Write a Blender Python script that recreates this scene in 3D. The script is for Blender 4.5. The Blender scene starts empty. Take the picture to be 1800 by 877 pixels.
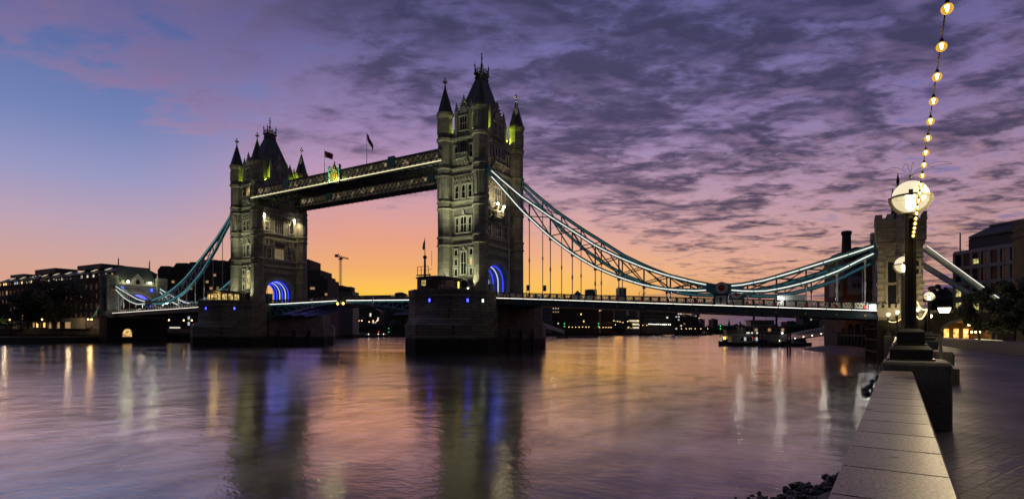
import bpy, bmesh, math, random
from mathutils import Vector, Matrix
R=math.radians; PI=math.pi
scene=bpy.context.scene; COL=scene.collection
# ------------------------------------------------------------------ camera
CX,CY,ZE,TH,FP,HY=-121.04,-81.4,4.7,0.538,983.86,582.0     # eye point, heading, focal length and horizon of the photograph
cd=bpy.data.cameras.new('camera'); cam=bpy.data.objects.new('camera',cd); COL.objects.link(cam)
cam.location=(CX,CY,ZE); cam.rotation_euler=(R(90),0,TH-PI/2)
cd.sensor_width=36; cd.lens=FP/1800*36; cd.shift_y=(HY-438)/1800; cd.clip_start=.1; cd.clip_end=40000
scene.camera=cam
scene.render.resolution_x=1024; scene.render.resolution_y=498
scene.view_settings.view_transform='Standard'; scene.view_settings.look='None'
scene.view_settings.exposure=0; scene.view_settings.gamma=1
scene.cycles.use_denoising=True
scene.cycles.max_bounces=6; scene.cycles.diffuse_bounces=2; scene.cycles.glossy_bounces=3
scene.cycles.sample_clamp_indirect=3; scene.cycles.sample_clamp_direct=0
scene.cycles.blur_glossy=.5; scene.cycles.caustics_reflective=False; scene.cycles.caustics_refractive=False
# ------------------------------------------------------------------ world
def lin(c):
    return tuple(((v/255)/12.92 if v/255<=.04045 else ((v/255+.055)/1.055)**2.4) for v in c)+(1,)
W=bpy.data.worlds.new('World'); scene.world=W; W.use_nodes=True
nt=W.node_tree; nt.nodes.clear()
def nd(t,**k):
    n=nt.nodes.new(t)
    for a,b in k.items(): setattr(n,a,b)
    return n
def lk(a,b): nt.links.new(a,b)
def sk(v,sock):
    if isinstance(v,(int,float)): sock.default_value=v
    elif isinstance(v,tuple): sock.default_value=v
    else: lk(v,sock)
def M(op,a,b=0.,c=None,clamp=False):
    n=nd('ShaderNodeMath',operation=op); n.use_clamp=clamp
    sk(a,n.inputs[0]); sk(b,n.inputs[1])
    if c is not None: sk(c,n.inputs[2])
    return n.outputs[0]
def smooth(x,a,b):
    n=nd('ShaderNodeMapRange',interpolation_type='SMOOTHSTEP'); sk(x,n.inputs[0]); sk(a,n.inputs[1]); sk(b,n.inputs[2])
    n.inputs[3].default_value=0; n.inputs[4].default_value=1
    return n.outputs[0]
def mixc(f,a,b,mode='MIX'):
    n=nd('ShaderNodeMix',data_type='RGBA',blend_type=mode); sk(f,n.inputs[0]); sk(a,n.inputs[6]); sk(b,n.inputs[7]); return n.outputs[2]
def ramp(f,stops):
    n=nd('ShaderNodeValToRGB'); cr=n.color_ramp; cr.interpolation='EASE' if False else 'LINEAR'
    while len(cr.elements)<len(stops): cr.elements.new(.5)
    for e,(p,c) in zip(cr.elements,stops): e.position=p; e.color=lin(c)
    lk(f,n.inputs[0]); return n.outputs[0]
tc=nd('ShaderNodeTexCoord'); sx=nd('ShaderNodeSeparateXYZ'); lk(tc.outputs['Generated'],sx.inputs[0])
DX,DY,DZ=sx.outputs
fw=M('ADD',M('MULTIPLY',DX,math.cos(TH)),M('MULTIPLY',DY,math.sin(TH)))
rt=M('SUBTRACT',M('MULTIPLY',DX,math.sin(TH)),M('MULTIPLY',DY,math.cos(TH)))
az=M('DIVIDE',M('ARCTAN2',rt,fw),PI/180.)                 # degrees, + is south of the view
zz=M('MULTIPLY',M('ABSOLUTE',DZ),1.7,clamp=True)         # the ramps run over sin(elevation)*1.7
s=lambda *a:[(z*1.7,c) for z,c in a]
rL=ramp(zz,s((0,(220,152,112)),(.035,(222,156,122)),(.09,(212,164,148)),(.15,(190,162,178)),(.22,(152,152,194)),(.30,(112,130,182)),(.40,(88,104,160)),(.56,(66,74,124))))
rA=ramp(zz,s((0,(255,202,50)),(.035,(255,201,62)),(.075,(252,192,84)),(.11,(241,172,108)),(.16,(230,160,134)),(.21,(214,158,160)),(.27,(190,152,184)),(.36,(140,128,178)),(.44,(106,104,156)),(.56,(74,78,126))))
rC=ramp(zz,s((0,(254,190,46)),(.045,(255,194,66)),(.10,(252,190,108)),(.14,(238,176,142)),(.28,(174,152,186)),(.36,(140,132,184)),(.44,(116,116,174)),(.56,(88,90,146))))
rR=ramp(zz,s((0,(92,76,106)),(.03,(108,84,108)),(.07,(204,144,122)),(.11,(220,162,144)),(.16,(196,154,162)),(.24,(164,142,180)),(.34,(130,124,180)),(.44,(110,112,172)),(.56,(82,86,144))))
rF=ramp(zz,s((0,(66,56,88)),(.06,(104,84,116)),(.12,(154,124,146)),(.2,(136,120,164)),(.3,(108,106,162)),(.42,(88,92,150)),(.56,(66,72,124))))
base=mixc(smooth(az,-36,-14),rL,rA); base=mixc(smooth(az,-8,8),base,rC); base=mixc(smooth(az,4,28),base,rR); base=mixc(smooth(az,24,40),base,rF)
# altocumulus deck: noise on a flat sheet seen in perspective
iz=M('DIVIDE',1.,M('ADD',M('ABSOLUTE',DZ),.10))
cb=nd('ShaderNodeCombineXYZ'); lk(M('MULTIPLY',fw,iz),cb.inputs[0]); lk(M('MULTIPLY',rt,iz),cb.inputs[1])
def noise(vec,scale,det,rough,dist,w=(0,0,0),sc=(1,1,1),rot=0):
    mp=nd('ShaderNodeMapping'); lk(vec,mp.inputs[0]); mp.inputs[1].default_value=w; mp.inputs[3].default_value=sc; mp.inputs[2].default_value=(0,0,rot)
    n=nd('ShaderNodeTexNoise'); lk(mp.outputs[0],n.inputs['Vector']); n.inputs['Scale'].default_value=scale
    n.inputs['Detail'].default_value=det; n.inputs['Roughness'].default_value=rough; n.inputs['Distortion'].default_value=dist
    return n.outputs[0]
n0=noise(cb.outputs[0],.8,3,.5,.4,(9.3,1.2,0))                                  # large patches
n1=noise(cb.outputs[0],3.9,4,.52,.3,(3.1,7.7,0),(1.3,.85,1),.32)                # puffs
n1b=noise(cb.outputs[0],3.9,4,.52,.3,(3.165,7.7,0),(1.3,.85,1),.32)            # the same a little farther off: relief lit from the horizon
n2=noise(cb.outputs[0],8.5,4,.55,.3,(6.1,2.7,0),(1.3,.8,1),.32)                  # smaller cells
n3=noise(cb.outputs[0],21.,5,.62,.5,(1.3,4.2,0),(1.3,.8,1),.32)                # break-up
dens=M('ADD',M('ADD',M('MULTIPLY',n1,.47),M('MULTIPLY',n2,.24)),M('ADD',M('MULTIPLY',n0,.16),M('MULTIPLY',n3,.13)))
# cover: the foot of the cloud deck sinks from high in the north (left) to near the horizon in the south
def mapr(x,a,b,c,d):
    n=nd('ShaderNodeMapRange'); n.clamp=True; sk(x,n.inputs[0]); n.inputs[1].default_value=a; n.inputs[2].default_value=b; n.inputs[3].default_value=c; n.inputs[4].default_value=d; return n.outputs[0]
foot=M('ADD',mapr(az,-40,0,.31,.15),mapr(az,5,26,.0,-.14))
foot=M('ADD',foot,M('MULTIPLY',M('SUBTRACT',n0,.5),.16))
cov=smooth(M('SUBTRACT',DZ,foot),-.04,.10)
cov=M('MULTIPLY',cov,mapr(az,-38,2,.66,1.))
hl=smooth(az,-5,-35)
thr=M('SUBTRACT',.625,M('MULTIPLY',cov,M('ADD',.165,M('MULTIPLY',smooth(DZ,.22,.45),.035))))
soft=M('ADD',.085,M('MULTIPLY',hl,.05))
a1=smooth(dens,M('SUBTRACT',thr,.02),M('ADD',thr,soft))      # body of the cloud
a2=smooth(dens,M('SUBTRACT',thr,.09),M('ADD',thr,.01))       # thin lit edge
edge=ramp(zz,s((0,(240,164,104)),(.1,(238,180,146)),(.2,(204,160,168)),(.32,(150,124,164)),(.45,(106,98,146)),(.56,(92,86,132))))
body=ramp(zz,s((0,(150,104,92)),(.10,(122,92,102)),(.2,(92,76,100)),(.32,(74,67,98)),(.45,(66,64,96)),(.56,(56,56,88))))
bodyR=ramp(zz,s((0,(64,52,76)),(.10,(68,56,80)),(.2,(70,61,86)),(.32,(66,62,92)),(.56,(54,54,88))))
body=mixc(smooth(az,6,28),body,bodyR)
bodyL=ramp(zz,s((0,(190,140,126)),(.2,(168,138,160)),(.32,(136,118,158)),(.56,(92,88,132))))
body=mixc(smooth(az,-10,-34),body,bodyL)
col=mixc(M('MULTIPLY',a2,M('MULTIPLY',.6,smooth(cov,.05,.4))),base,edge)
shade=M('ADD',.62,M('MULTIPLY',smooth(dens,thr,M('ADD',thr,.13)),.38))
relief=M('MULTIPLY',M('SUBTRACT',n1,n1b),5.,clamp=True)
body=mixc(M('MULTIPLY',relief,.8),body,edge)
col=mixc(M('MULTIPLY',M('MULTIPLY',a1,shade),M('MULTIPLY',.96,smooth(cov,.02,.35))),col,body)
# one flat purple bank low in the south-east
bank=M('MULTIPLY',smooth(az,2,27),M('SUBTRACT',1.,smooth(M('ADD',DZ,M('MULTIPLY',M('SUBTRACT',n1,.5),.12)),.035,.075)))
col=mixc(M('MULTIPLY',bank,.8),col,lin((92,76,106)))
# the sky behind the eye is darker and bluer
back=smooth(M('ABSOLUTE',az),60,110)
col=mixc(back,col,ramp(zz,s((0,(58,54,58)),(.2,(60,57,66)),(.56,(56,56,72)))))
below=smooth(DZ,0.,-.02)
col=mixc(below,col,lin((26,24,34)))
ns=nd('ShaderNodeTexSky'); ns.sky_type='NISHITA'; ns.sun_disc=False; ns.sun_elevation=R(1.0); ns.sun_rotation=PI/2-(TH+R(8))
bg1=nd('ShaderNodeBackground'); lk(col,bg1.inputs[0]); bg1.inputs[1].default_value=1.0
bg2=nd('ShaderNodeBackground'); lk(ns.outputs[0],bg2.inputs[0]); bg2.inputs[1].default_value=.0015
ad=nd('ShaderNodeAddShader'); lk(bg1.outputs[0],ad.inputs[0]); lk(bg2.outputs[0],ad.inputs[1])
wo=nd('ShaderNodeOutputWorld'); lk(ad.outputs[0],wo.inputs[0])
W.cycles.sampling_method='MANUAL'; W.cycles.sample_map_resolution=512
# ------------------------------------------------------------------ placing
FV=Vector((math.cos(TH),math.sin(TH),0)); RV=Vector((math.sin(TH),-math.cos(TH),0)); EYE=Vector((CX,CY,ZE))
def at(px,py,d): return EYE+FV*d+RV*((px-900)/FP*d)+Vector((0,0,(HY-py)/FP*d))
def atz(px,d,z): p=at(px,HY,d); p.z=z; return p
# ------------------------------------------------------------------ mesh builder
class MB:
    def __init__(s): s.v=[]; s.f=[]; s.m=[]; s.cur=0
    def add(s,vs,fs):
        o=len(s.v); s.v+= [tuple(v) for v in vs]; s.f+=[[i+o for i in f] for f in fs]; s.m+=[s.cur]*len(fs); return s
    def box(s,x0,x1,y0,y1,z0,z1):
        return s.add([(x0,y0,z0),(x1,y0,z0),(x1,y1,z0),(x0,y1,z0),(x0,y0,z1),(x1,y0,z1),(x1,y1,z1),(x0,y1,z1)],
            [(0,3,2,1),(4,5,6,7),(0,1,5,4),(1,2,6,5),(2,3,7,6),(3,0,4,7)])
    def taper(s,a,b,z0,z1):     # frustum between two rectangles a,b=(x0,x1,y0,y1)
        q=lambda r,z:[(r[0],r[2],z),(r[1],r[2],z),(r[1],r[3],z),(r[0],r[3],z)]
        return s.add(q(a,z0)+q(b,z1),[(0,3,2,1),(4,5,6,7),(0,1,5,4),(1,2,6,5),(2,3,7,6),(3,0,4,7)])
    def extr(s,poly,ax,a0,a1):
        mk={'x':lambda u,w,a:(a,u,w),'y':lambda u,w,a:(u,a,w),'z':lambda u,w,a:(u,w,a)}[ax]
        n=len(poly)
        return s.add([mk(u,w,a0) for u,w in poly]+[mk(u,w,a1) for u,w in poly],
            [list(range(n))[::-1],list(range(n,2*n))]+[(i,(i+1)%n,(i+1)%n+n,i+n) for i in range(n)])
    def loft(s,p0,p1,z0,z1):    # two same-count polygons
        n=len(p0)
        return s.add([(x,y,z0) for x,y in p0]+[(x,y,z1) for x,y in p1],
            [list(range(n))[::-1],list(range(n,2*n))]+[(i,(i+1)%n,(i+1)%n+n,i+n) for i in range(n)])
    def bar(s,p,q,w,h=None,up=(0,0,1)):
        h=h or w; p=Vector(p); q=Vector(q); d=(q-p).normalized(); u=Vector(up)
        if abs(d.dot(u))>.99: u=Vector((0,1,0))
        a=d.cross(u).normalized()*w/2; b=a.cross(d).normalized()*h/2
        vs=[e+x for e in (p,q) for x in (-a-b,a-b,a+b,-a+b)]
        return s.add(vs,[(0,3,2,1),(4,5,6,7),(0,1,5,4),(1,2,6,5),(2,3,7,6),(3,0,4,7)])
    def path(s,pts,w,h,up=(0,0,1),close=False):   # mitred rectangular beam along points
        pts=[Vector(p) for p in pts]; n=len(pts); vs=[]
        for i,p in enumerate(pts):
            d=((pts[min(i+1,n-1)]-pts[max(i-1,0)])).normalized(); u=Vector(up)
            a=d.cross(u).normalized()*w/2; b=a.cross(d).normalized()*h/2
            vs+=[p-a-b,p+a-b,p+a+b,p-a+b]
        fs=[(0,3,2,1),(4*n-4,4*n-3,4*n-2,4*n-1)]
        for i in range(n-1):
            k=4*i
            fs+=[(k+j,k+(j+1)%4,k+4+(j+1)%4,k+4+j) for j in range(4)]
        return s.add(vs,fs)
    def tube(s,pts,r,n=6):
        pts=[Vector(p) for p in pts]; m=len(pts); rs=r if isinstance(r,(list,tuple)) else [r]*m; vs=[]
        for i,p in enumerate(pts):
            d=(pts[min(i+1,m-1)]-pts[max(i-1,0)]).normalized()
            u=Vector((0,0,1)) if abs(d.z)<.95 else Vector((1,0,0))
            a=d.cross(u).normalized(); b=a.cross(d)
            vs+=[p+(a*math.cos(2*PI*k/n)+b*math.sin(2*PI*k/n))*rs[i] for k in range(n)]
        fs=[list(range(n))[::-1],list(range((m-1)*n,m*n))]
        for i in range(m-1): fs+=[(i*n+k,i*n+(k+1)%n,(i+1)*n+(k+1)%n,(i+1)*n+k) for k in range(n)]
        return s.add(vs,fs)
    def lathe(s,prof,n=8,c=(0,0),ph=None):
        ph=PI/n if ph is None else ph; vs=[]; m=len(prof)
        for r,z in prof: vs+=[(c[0]+r*math.cos(ph+2*PI*k/n),c[1]+r*math.sin(ph+2*PI*k/n),z) for k in range(n)]
        fs=[list(range(n))[::-1],list(range((m-1)*n,m*n))]
        for i in range(m-1): fs+=[(i*n+k,i*n+(k+1)%n,(i+1)*n+(k+1)%n,(i+1)*n+k) for k in range(n)]
        return s.add(vs,fs)
    def ball(s,c,r,n=10,m=6,z0=-1.,z1=1.):
        prof=[(max(.001,math.sqrt(max(0,1-t*t)))*r,c[2]+t*r) for t in [math.sin(math.asin(z0)+(math.asin(z1)-math.asin(z0))*i/m) for i in range(m+1)]]
        return s.lathe(prof,n,(c[0],c[1]))
    def ring(s,c,r0,r1,ax,t,n=20):     # flat annulus, normal along ax, thickness t
        pts=[]
        for k in range(n):
            a=2*PI*k/n; b=2*PI*(k+1)/n
            mk={'x':lambda u,w,o:(c[0]+o,c[1]+u,c[2]+w),'y':lambda u,w,o:(c[0]+u,c[1]+o,c[2]+w),'z':lambda u,w,o:(c[0]+u,c[1]+w,c[2]+o)}[ax]
            P=[(r0*math.cos(a),r0*math.sin(a)),(r1*math.cos(a),r1*math.sin(a)),(r1*math.cos(b),r1*math.sin(b)),(r0*math.cos(b),r0*math.sin(b))]
            s.add([mk(u,w,-t/2) for u,w in P]+[mk(u,w,t/2) for u,w in P],[(3,2,1,0),(4,5,6,7),(1,2,6,5),(3,0,4,7)])
        return s
    # boxes on a wall face: face=(axis, sign, plane); u along the wall, o outward
    def fp(s,F,u,o,z): return (F[2]+F[1]*o,u,z) if F[0]=='x' else (u,F[2]+F[1]*o,z)
    def fbox(s,F,u0,u1,o0,o1,z0,z1):
        vs=[s.fp(F,u,o,z) for z in (z0,z1) for u,o in ((u0,o0),(u1,o0),(u1,o1),(u0,o1))]
        return s.add(vs,[(0,3,2,1),(4,5,6,7),(0,1,5,4),(1,2,6,5),(2,3,7,6),(3,0,4,7)])
    def fextr(s,F,poly,o0,o1):
        n=len(poly)
        return s.add([s.fp(F,u,o0,z) for u,z in poly]+[s.fp(F,u,o1,z) for u,z in poly],
            [list(range(n))[::-1],list(range(n,2*n))]+[(i,(i+1)%n,(i+1)%n+n,i+n) for i in range(n)])
    def build(s,name,mat,parent=None,loc=None,rz=0,smooth=False,bevel=0,world=False):
        me=bpy.data.meshes.new(name)
        vs=s.v
        if world and parent is not None:
            L=parent.location; vs=[(x-L.x,y-L.y,z-L.z) for x,y,z in vs]
        me.from_pydata(vs,[],s.f); 
        mats=mat if isinstance(mat,(list,tuple)) else [mat]
        for m in mats: me.materials.append(m)
        bm=bmesh.new(); bm.from_mesh(me)
        for f,k in zip(bm.faces,s.m): f.material_index=k
        bmesh.ops.recalc_face_normals(bm,faces=bm.faces)
        if bevel: bmesh.ops.bevel(bm,geom=[e for e in bm.edges],offset=bevel,segments=2,affect='EDGES',profile=.5)
        bm.to_mesh(me); bm.free()
        if smooth:
            for p in me.polygons: p.use_smooth=True
        o=bpy.data.objects.new(name,me); COL.objects.link(o)
        if parent is not None: o.parent=parent
        if loc is not None: o.location=loc
        o.rotation_euler.z=rz
        return o
def tag(o,label=None,cat=None,group=None,kind=None):
    for k,v in (('label',label),('category',cat),('group',group),('kind',kind)):
        if v: o[k]=v
    return o
def thing(name,label,cat,loc=(0,0,0),rz=0,group=None):
    o=bpy.data.objects.new(name,None); COL.objects.link(o); o.location=loc; o.rotation_euler=(0,0,rz); o.empty_display_size=.3
    return tag(o,label,cat,group)
def dup(o,parent=None,loc=None,rz=None,label=None):
    c=o.copy(); COL.objects.link(c)
    if parent is not None: c.parent=parent
    if loc is not None: c.location=loc
    if rz is not None: c.rotation_euler.z=rz
    if label: c['label']=label
    for ch in list(o.children): dup(ch,c)
    return c
def light(kind,name,loc,energy,color,aim=None,size=.3,angle=90,blend=.6,sx=None,sy=None):
    l=bpy.data.lights.new(name,kind); l.energy=energy; l.color=color
    if kind=='SPOT': l.spot_size=R(angle); l.spot_blend=blend; l.shadow_soft_size=size
    elif kind=='AREA':
        l.shape='RECTANGLE'; l.size=sx or size; l.size_y=sy or size
    else: l.shadow_soft_size=size
    o=bpy.data.objects.new(name,l); COL.objects.link(o); o.location=loc
    if aim is not None: o.rotation_euler=(Vector(aim)-Vector(loc)).to_track_quat('-Z','Y').to_euler()
    return o
# ------------------------------------------------------------------ materials
def nmat(name):
    m=bpy.data.materials.new(name); m.use_nodes=True; t=m.node_tree; b=t.nodes['Principled BSDF']; return m,t,b
def plain(name,c,rough=.7,metal=0.,var=.25,scale=.6,bump=0.,bscale=20.,spec=.5,det=4):
    m,t,b=nmat(name); N=t.nodes; L=t.links
    tc=N.new('ShaderNodeTexCoord'); n=N.new('ShaderNodeTexNoise'); n.inputs['Scale'].default_value=scale; n.inputs['Detail'].default_value=det; n.inputs['Roughness'].default_value=.65
    L.new(tc.outputs['Object'],n.inputs['Vector'])
    r=N.new('ShaderNodeMapRange'); r.inputs[1].default_value=.25; r.inputs[2].default_value=.75; r.inputs[3].default_value=1-var; r.inputs[4].default_value=1+var
    L.new(n.outputs[0],r.inputs[0])
    x=N.new('ShaderNodeMix'); x.data_type='RGBA'; x.blend_type='MULTIPLY'; x.inputs[0].default_value=1; x.inputs[6].default_value=tuple(c)+(1,)
    L.new(r.outputs[0],x.inputs[7]); L.new(x.outputs[2],b.inputs['Base Color'])
    b.inputs['Roughness'].default_value=rough; b.inputs['Metallic'].default_value=metal; b.inputs['Specular IOR Level'].default_value=spec
    if bump:
        n2=N.new('ShaderNodeTexNoise'); n2.inputs['Scale'].default_value=bscale; n2.inputs['Detail'].default_value=5; L.new(tc.outputs['Object'],n2.inputs['Vector'])
        bp=N.new('ShaderNodeBump'); bp.inputs['Strength'].default_value=bump; bp.inputs['Distance'].default_value=.02; L.new(n2.outputs[0],bp.inputs['Height']); L.new(bp.outputs[0],b.inputs['Normal'])
    return m
def masonry(name,c1,c2,mortar,bw,bh,rough=.85,tide=None,bump=.6,msize=.02,var=.35,scale=.25):
    m,t,b=nmat(name); N=t.nodes; L=t.links
    tc=N.new('ShaderNodeTexCoord'); sp=N.new('ShaderNodeSeparateXYZ'); L.new(tc.outputs['Object'],sp.inputs[0])
    def mm(op,a,b_):
        q=N.new('ShaderNodeMath'); q.operation=op
        for i,v in enumerate((a,b_)):
            if isinstance(v,(int,float)): q.inputs[i].default_value=v
            else: L.new(v,q.inputs[i])
        return q.outputs[0]
    u=mm('ADD',sp.outputs[0],mm('MULTIPLY',sp.outputs[1],.93))
    cb=N.new('ShaderNodeCombineXYZ'); L.new(u,cb.inputs[0]); L.new(sp.outputs[2],cb.inputs[1])
    br=N.new('ShaderNodeTexBrick'); L.new(cb.outputs[0],br.inputs['Vector']); br.inputs['Scale'].default_value=1
    br.inputs['Brick Width'].default_value=bw; br.inputs['Row Height'].default_value=bh; br.inputs['Mortar Size'].default_value=msize; br.inputs['Mortar Smooth'].default_value=.3
    br.inputs['Color1'].default_value=tuple(c1)+(1,); br.inputs['Color2'].default_value=tuple(c2)+(1,); br.inputs['Mortar'].default_value=tuple(mortar)+(1,)
    n=N.new('ShaderNodeTexNoise'); n.inputs['Scale'].default_value=scale; n.inputs['Detail'].default_value=6; n.inputs['Roughness'].default_value=.7; L.new(tc.outputs['Object'],n.inputs['Vector'])
    r=N.new('ShaderNodeMapRange'); r.inputs[1].default_value=.3; r.inputs[2].default_value=.7; r.inputs[3].default_value=1-var; r.inputs[4].default_value=1+var; L.new(n.outputs[0],r.inputs[0])
    x=N.new('ShaderNodeMix'); x.data_type='RGBA'; x.blend_type='MULTIPLY'; x.inputs[0].default_value=1; L.new(br.outputs[0],x.inputs[6]); L.new(r.outputs[0],x.inputs[7])
    out=x.outputs[2]
    if tide:     # wet, weed-covered stone below high water: (z, colour)
        zw=mm('ADD',sp.outputs[2],mm('MULTIPLY',mm('SUBTRACT',n.outputs[0],.5),1.6))
        mr=N.new('ShaderNodeMapRange'); mr.inputs[1].default_value=tide[0]-.25; mr.inputs[2].default_value=tide[0]+.25; L.new(zw,mr.inputs[0])
        y=N.new('ShaderNodeMix'); y.data_type='RGBA'; L.new(mr.outputs[0],y.inputs[0]); y.inputs[6].default_value=tuple(tide[1])+(1,); L.new(out,y.inputs[7]); out=y.outputs[2]
    L.new(out,b.inputs['Base Color']); b.inputs['Roughness'].default_value=rough
    bp=N.new('ShaderNodeBump'); bp.inputs['Strength'].default_value=bump; bp.inputs['Distance'].default_value=.05
    n2=N.new('ShaderNodeTexNoise'); n2.inputs['Scale'].default_value=6; n2.inputs['Detail'].default_value=4; L.new(tc.outputs['Object'],n2.inputs['Vector'])
    L.new(mm('ADD',mm('MULTIPLY',br.outputs['Fac'],-1.),mm('MULTIPLY',n2.outputs[0],.8)),bp.inputs['Height']); L.new(bp.outputs[0],b.inputs['Normal'])
    return m
def emis(name,c,st,base=(.2,.2,.2)):
    m,t,b=nmat(name); b.inputs['Base Color'].default_value=tuple(base)+(1,); b.inputs['Emission Color'].default_value=tuple(c)+(1,); b.inputs['Emission Strength'].default_value=st
    b.inputs['Roughness'].default_value=.5
    return m
def glow_mat(name,c,st,scale,lo,hi,base=(.03,.03,.03)):     # lit rooms behind glass: uneven light
    m,t,b=nmat(name); N=t.nodes; L=t.links
    tc=N.new('ShaderNodeTexCoord'); n=N.new('ShaderNodeTexNoise'); n.inputs['Scale'].default_value=scale; n.inputs['Detail'].default_value=3; L.new(tc.outputs['Object'],n.inputs['Vector'])
    r=N.new('ShaderNodeMapRange'); r.inputs[1].default_value=lo; r.inputs[2].default_value=hi; r.inputs[3].default_value=.04; r.inputs[4].default_value=st; L.new(n.outputs[0],r.inputs[0])
    b.inputs['Base Color'].default_value=tuple(base)+(1,); b.inputs['Emission Color'].default_value=tuple(c)+(1,); L.new(r.outputs[0],b.inputs['Emission Strength']); b.inputs['Roughness'].default_value=.2
    return m
T={}
T['stone']=masonry('tower_stone',(.37,.335,.265),(.25,.23,.185),(.16,.145,.12),1.2,.46,msize=.035,var=.45)
T['ashlar']=plain('dressed_stone',(.38,.36,.30),.8,0,.22,.8,.5,5)
T['rubble']=masonry('rough_masonry',(.32,.30,.25),(.22,.205,.17),(.15,.14,.12),.7,.32,bump=.9)
T['trim']=plain('portland_trim',(.48,.45,.38),.75,0,.2,1.2,.4,6)
T['pier']=masonry('pier_granite',(.30,.26,.20),(.17,.15,.12),(.07,.06,.055),1.7,.66,tide=(3.1,(.022,.02,.015)),msize=.05,var=.45,scale=.12)
T['slate']=plain('roof_slate',(.075,.085,.075),.55,0,.35,2.5,.6,9)
T['iron']=plain('black_iron',(.025,.025,.028),.5,.3,.2,2)
T['gold']=plain('gilded_iron',(.55,.36,.08),.35,.8,.2,3)
T['teal']=plain('bridge_blue_paint',(.075,.26,.32),.42,0,.2,.7)
T['tealdark']=plain('bridge_dark_blue_paint',(.018,.038,.055),.45,0,.25,.7)
T['white']=plain('bridge_white_paint',(.62,.62,.58),.5,0,.12,.8)
T['cream']=plain('cream_ironwork',(.78,.72,.56),.5,0,.12,.8)
T['red']=plain('bridge_red_paint',(.5,.03,.02),.5,0,.1,1)
T['road']=plain('asphalt',(.05,.05,.05),.85,0,.2,1)
T['glass']=plain('dark_window_glass',(.012,.013,.015),.12,0,.2,1)
T['led']=emis('white_led_strip',(1,.95,.82),1.25); T['teal_glow']=emis('teal_glow_strip',(.2,.75,.8),.55); T['teal_glow2']=emis('faint_teal_glow_strip',(.15,.7,.8),.16); T['wdim']=emis('dim_lit_room',(1,.75,.35),.18)
T['led2']=emis('deck_led_strip',(1,.93,.78),3)
T['gold_led']=emis('walkway_led_strip',(1,.9,.52),1.5)
T['blue']=emis('blue_rib_glow',(.02,.05,1),1.7)
T['bluew']=emis('pale_rib_glow',(.7,.78,1),1.0)
T['win']=glow_mat('lit_window',(1,.72,.25),1.0,.9,.3,.65)
T['winw']=glow_mat('lit_office_window',(1,.9,.62),.9,.7,.3,.65)
T['winb']=glow_mat('pale_lit_window',(.85,.9,1),.6,.7,.3,.65)
T['lamp']=emis('warm_lamp',(1,.62,.2),22)
T['lampw']=emis('white_lamp',(1,.9,.7),9); T['banklamp']=emis('bank_lamp_glow',(1,.58,.18),9); T['w_roof']=emis('roof_window_pane',(1,.88,.55),.55)
T['redl']=emis('red_lamp',(1,.03,.01),2.5)
T['greenl']=emis('green_lamp',(.05,1,.25),2)
# ================================================================== the bridge
L2=86.5; TA,TB=8.5,5.4; Z0=13.6
DECK=[(-120,6.4),(-86,8.25),(-11,12.68),(18,13.13),(43.2,13.7),(70,13.4),(97,13.5),(173.5,12.15),(230,9.5)]
def zd(y):
    for (a,b),(c,d) in zip(DECK,DECK[1:]):
        if y<=c: return b+(d-b)*(y-a)/(c-a)
    return DECK[-1][1]
FW=('x',-1,-7.9); FE=('x',1,7.9); FS=('y',-1,-4.7); FN=('y',1,4.7)
OCT=lambda r,ph=PI/8:[(r*math.cos(ph+k*PI/4),r*math.sin(ph+k*PI/4)) for k in range(8)]
def arch_pts(hw,zs,rise,n=14,c=0.):       # slightly pointed round arch from left springing to right
    return [(c-hw*math.cos(PI*i/n),zs+rise*math.sin(PI*i/n)) for i in range(n+1)]
def window(root,F,u,z0,w,h,lights=2,arched=True,pane='glass',tr=.28,transom=True):
    f=MB(); 
    f.fbox(F,u-w/2-tr,u-w/2,-.05,.22,z0,z0+h); f.fbox(F,u+w/2,u+w/2+tr,-.05,.22,z0,z0+h)
    f.fbox(F,u-w/2-tr-.12,u+w/2+tr+.12,-.05,.34,z0-.28,z0)
    lw=w/lights
    for i in range(1,lights): f.fbox(F,u-w/2+i*lw-.06,u-w/2+i*lw+.06,-.05,.16,z0,z0+h)
    if transom and h>2: f.fbox(F,u-w/2,u+w/2,-.05,.14,z0+h*.5-.05,z0+h*.5+.05)
    if arched:
        r=lw/2; ah=min(.45*lw+.25,h*.35)
        for i in range(lights):
            c=u-w/2+(i+.5)*lw
            L=[(c-r,z0+h-ah),(c-r*.85,z0+h-ah*.6),(c-r*.45,z0+h-ah*.2),(c,z0+h),(c-r,z0+h)]
            f.fextr(F,L,-.05,.15); f.fextr(F,[(2*c-a,b) for a,b in L][::-1],-.05,.15)
    f.fbox(F,u-w/2-tr-.1,u+w/2+tr+.1,-.05,.3,z0+h,z0+h+.3)
    o=f.build('window',T['trim'],root)
    g=MB().fbox(F,u-w/2+.003,u+w/2-.003,-.06,.04,z0+.003,z0+h-.003).build('pane',T[pane],o)
    return o
def finial_cross(m,c,z,s=1.):
    x,y=c; m.lathe([(.14*s,z),(.3*s,z+.25*s),(.12*s,z+.5*s),(.1*s,z+.7*s)],8,c)
    m.box(x-.11*s,x+.11*s,y-.11*s,y+.11*s,z+.6*s,z+2.3*s); m.box(x-.55*s,x+.55*s,y-.1*s,y+.1*s,z+1.35*s,z+1.65*s); m.box(x-.1*s,x+.1*s,y-.55*s,y+.55*s,z+1.36*s,z+1.64*s)
    for dx,dy,dz in ((.6,0,1.5),(-.6,0,1.5),(0,.6,1.5),(0,-.6,1.5),(0,0,2.45)): m.ball((x+dx*s,y+dy*s,z+dz*s),.2*s,6,4)
BANDS=[(26.2,28.2),(35.3,37.05),(43.4,45.3)]
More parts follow.
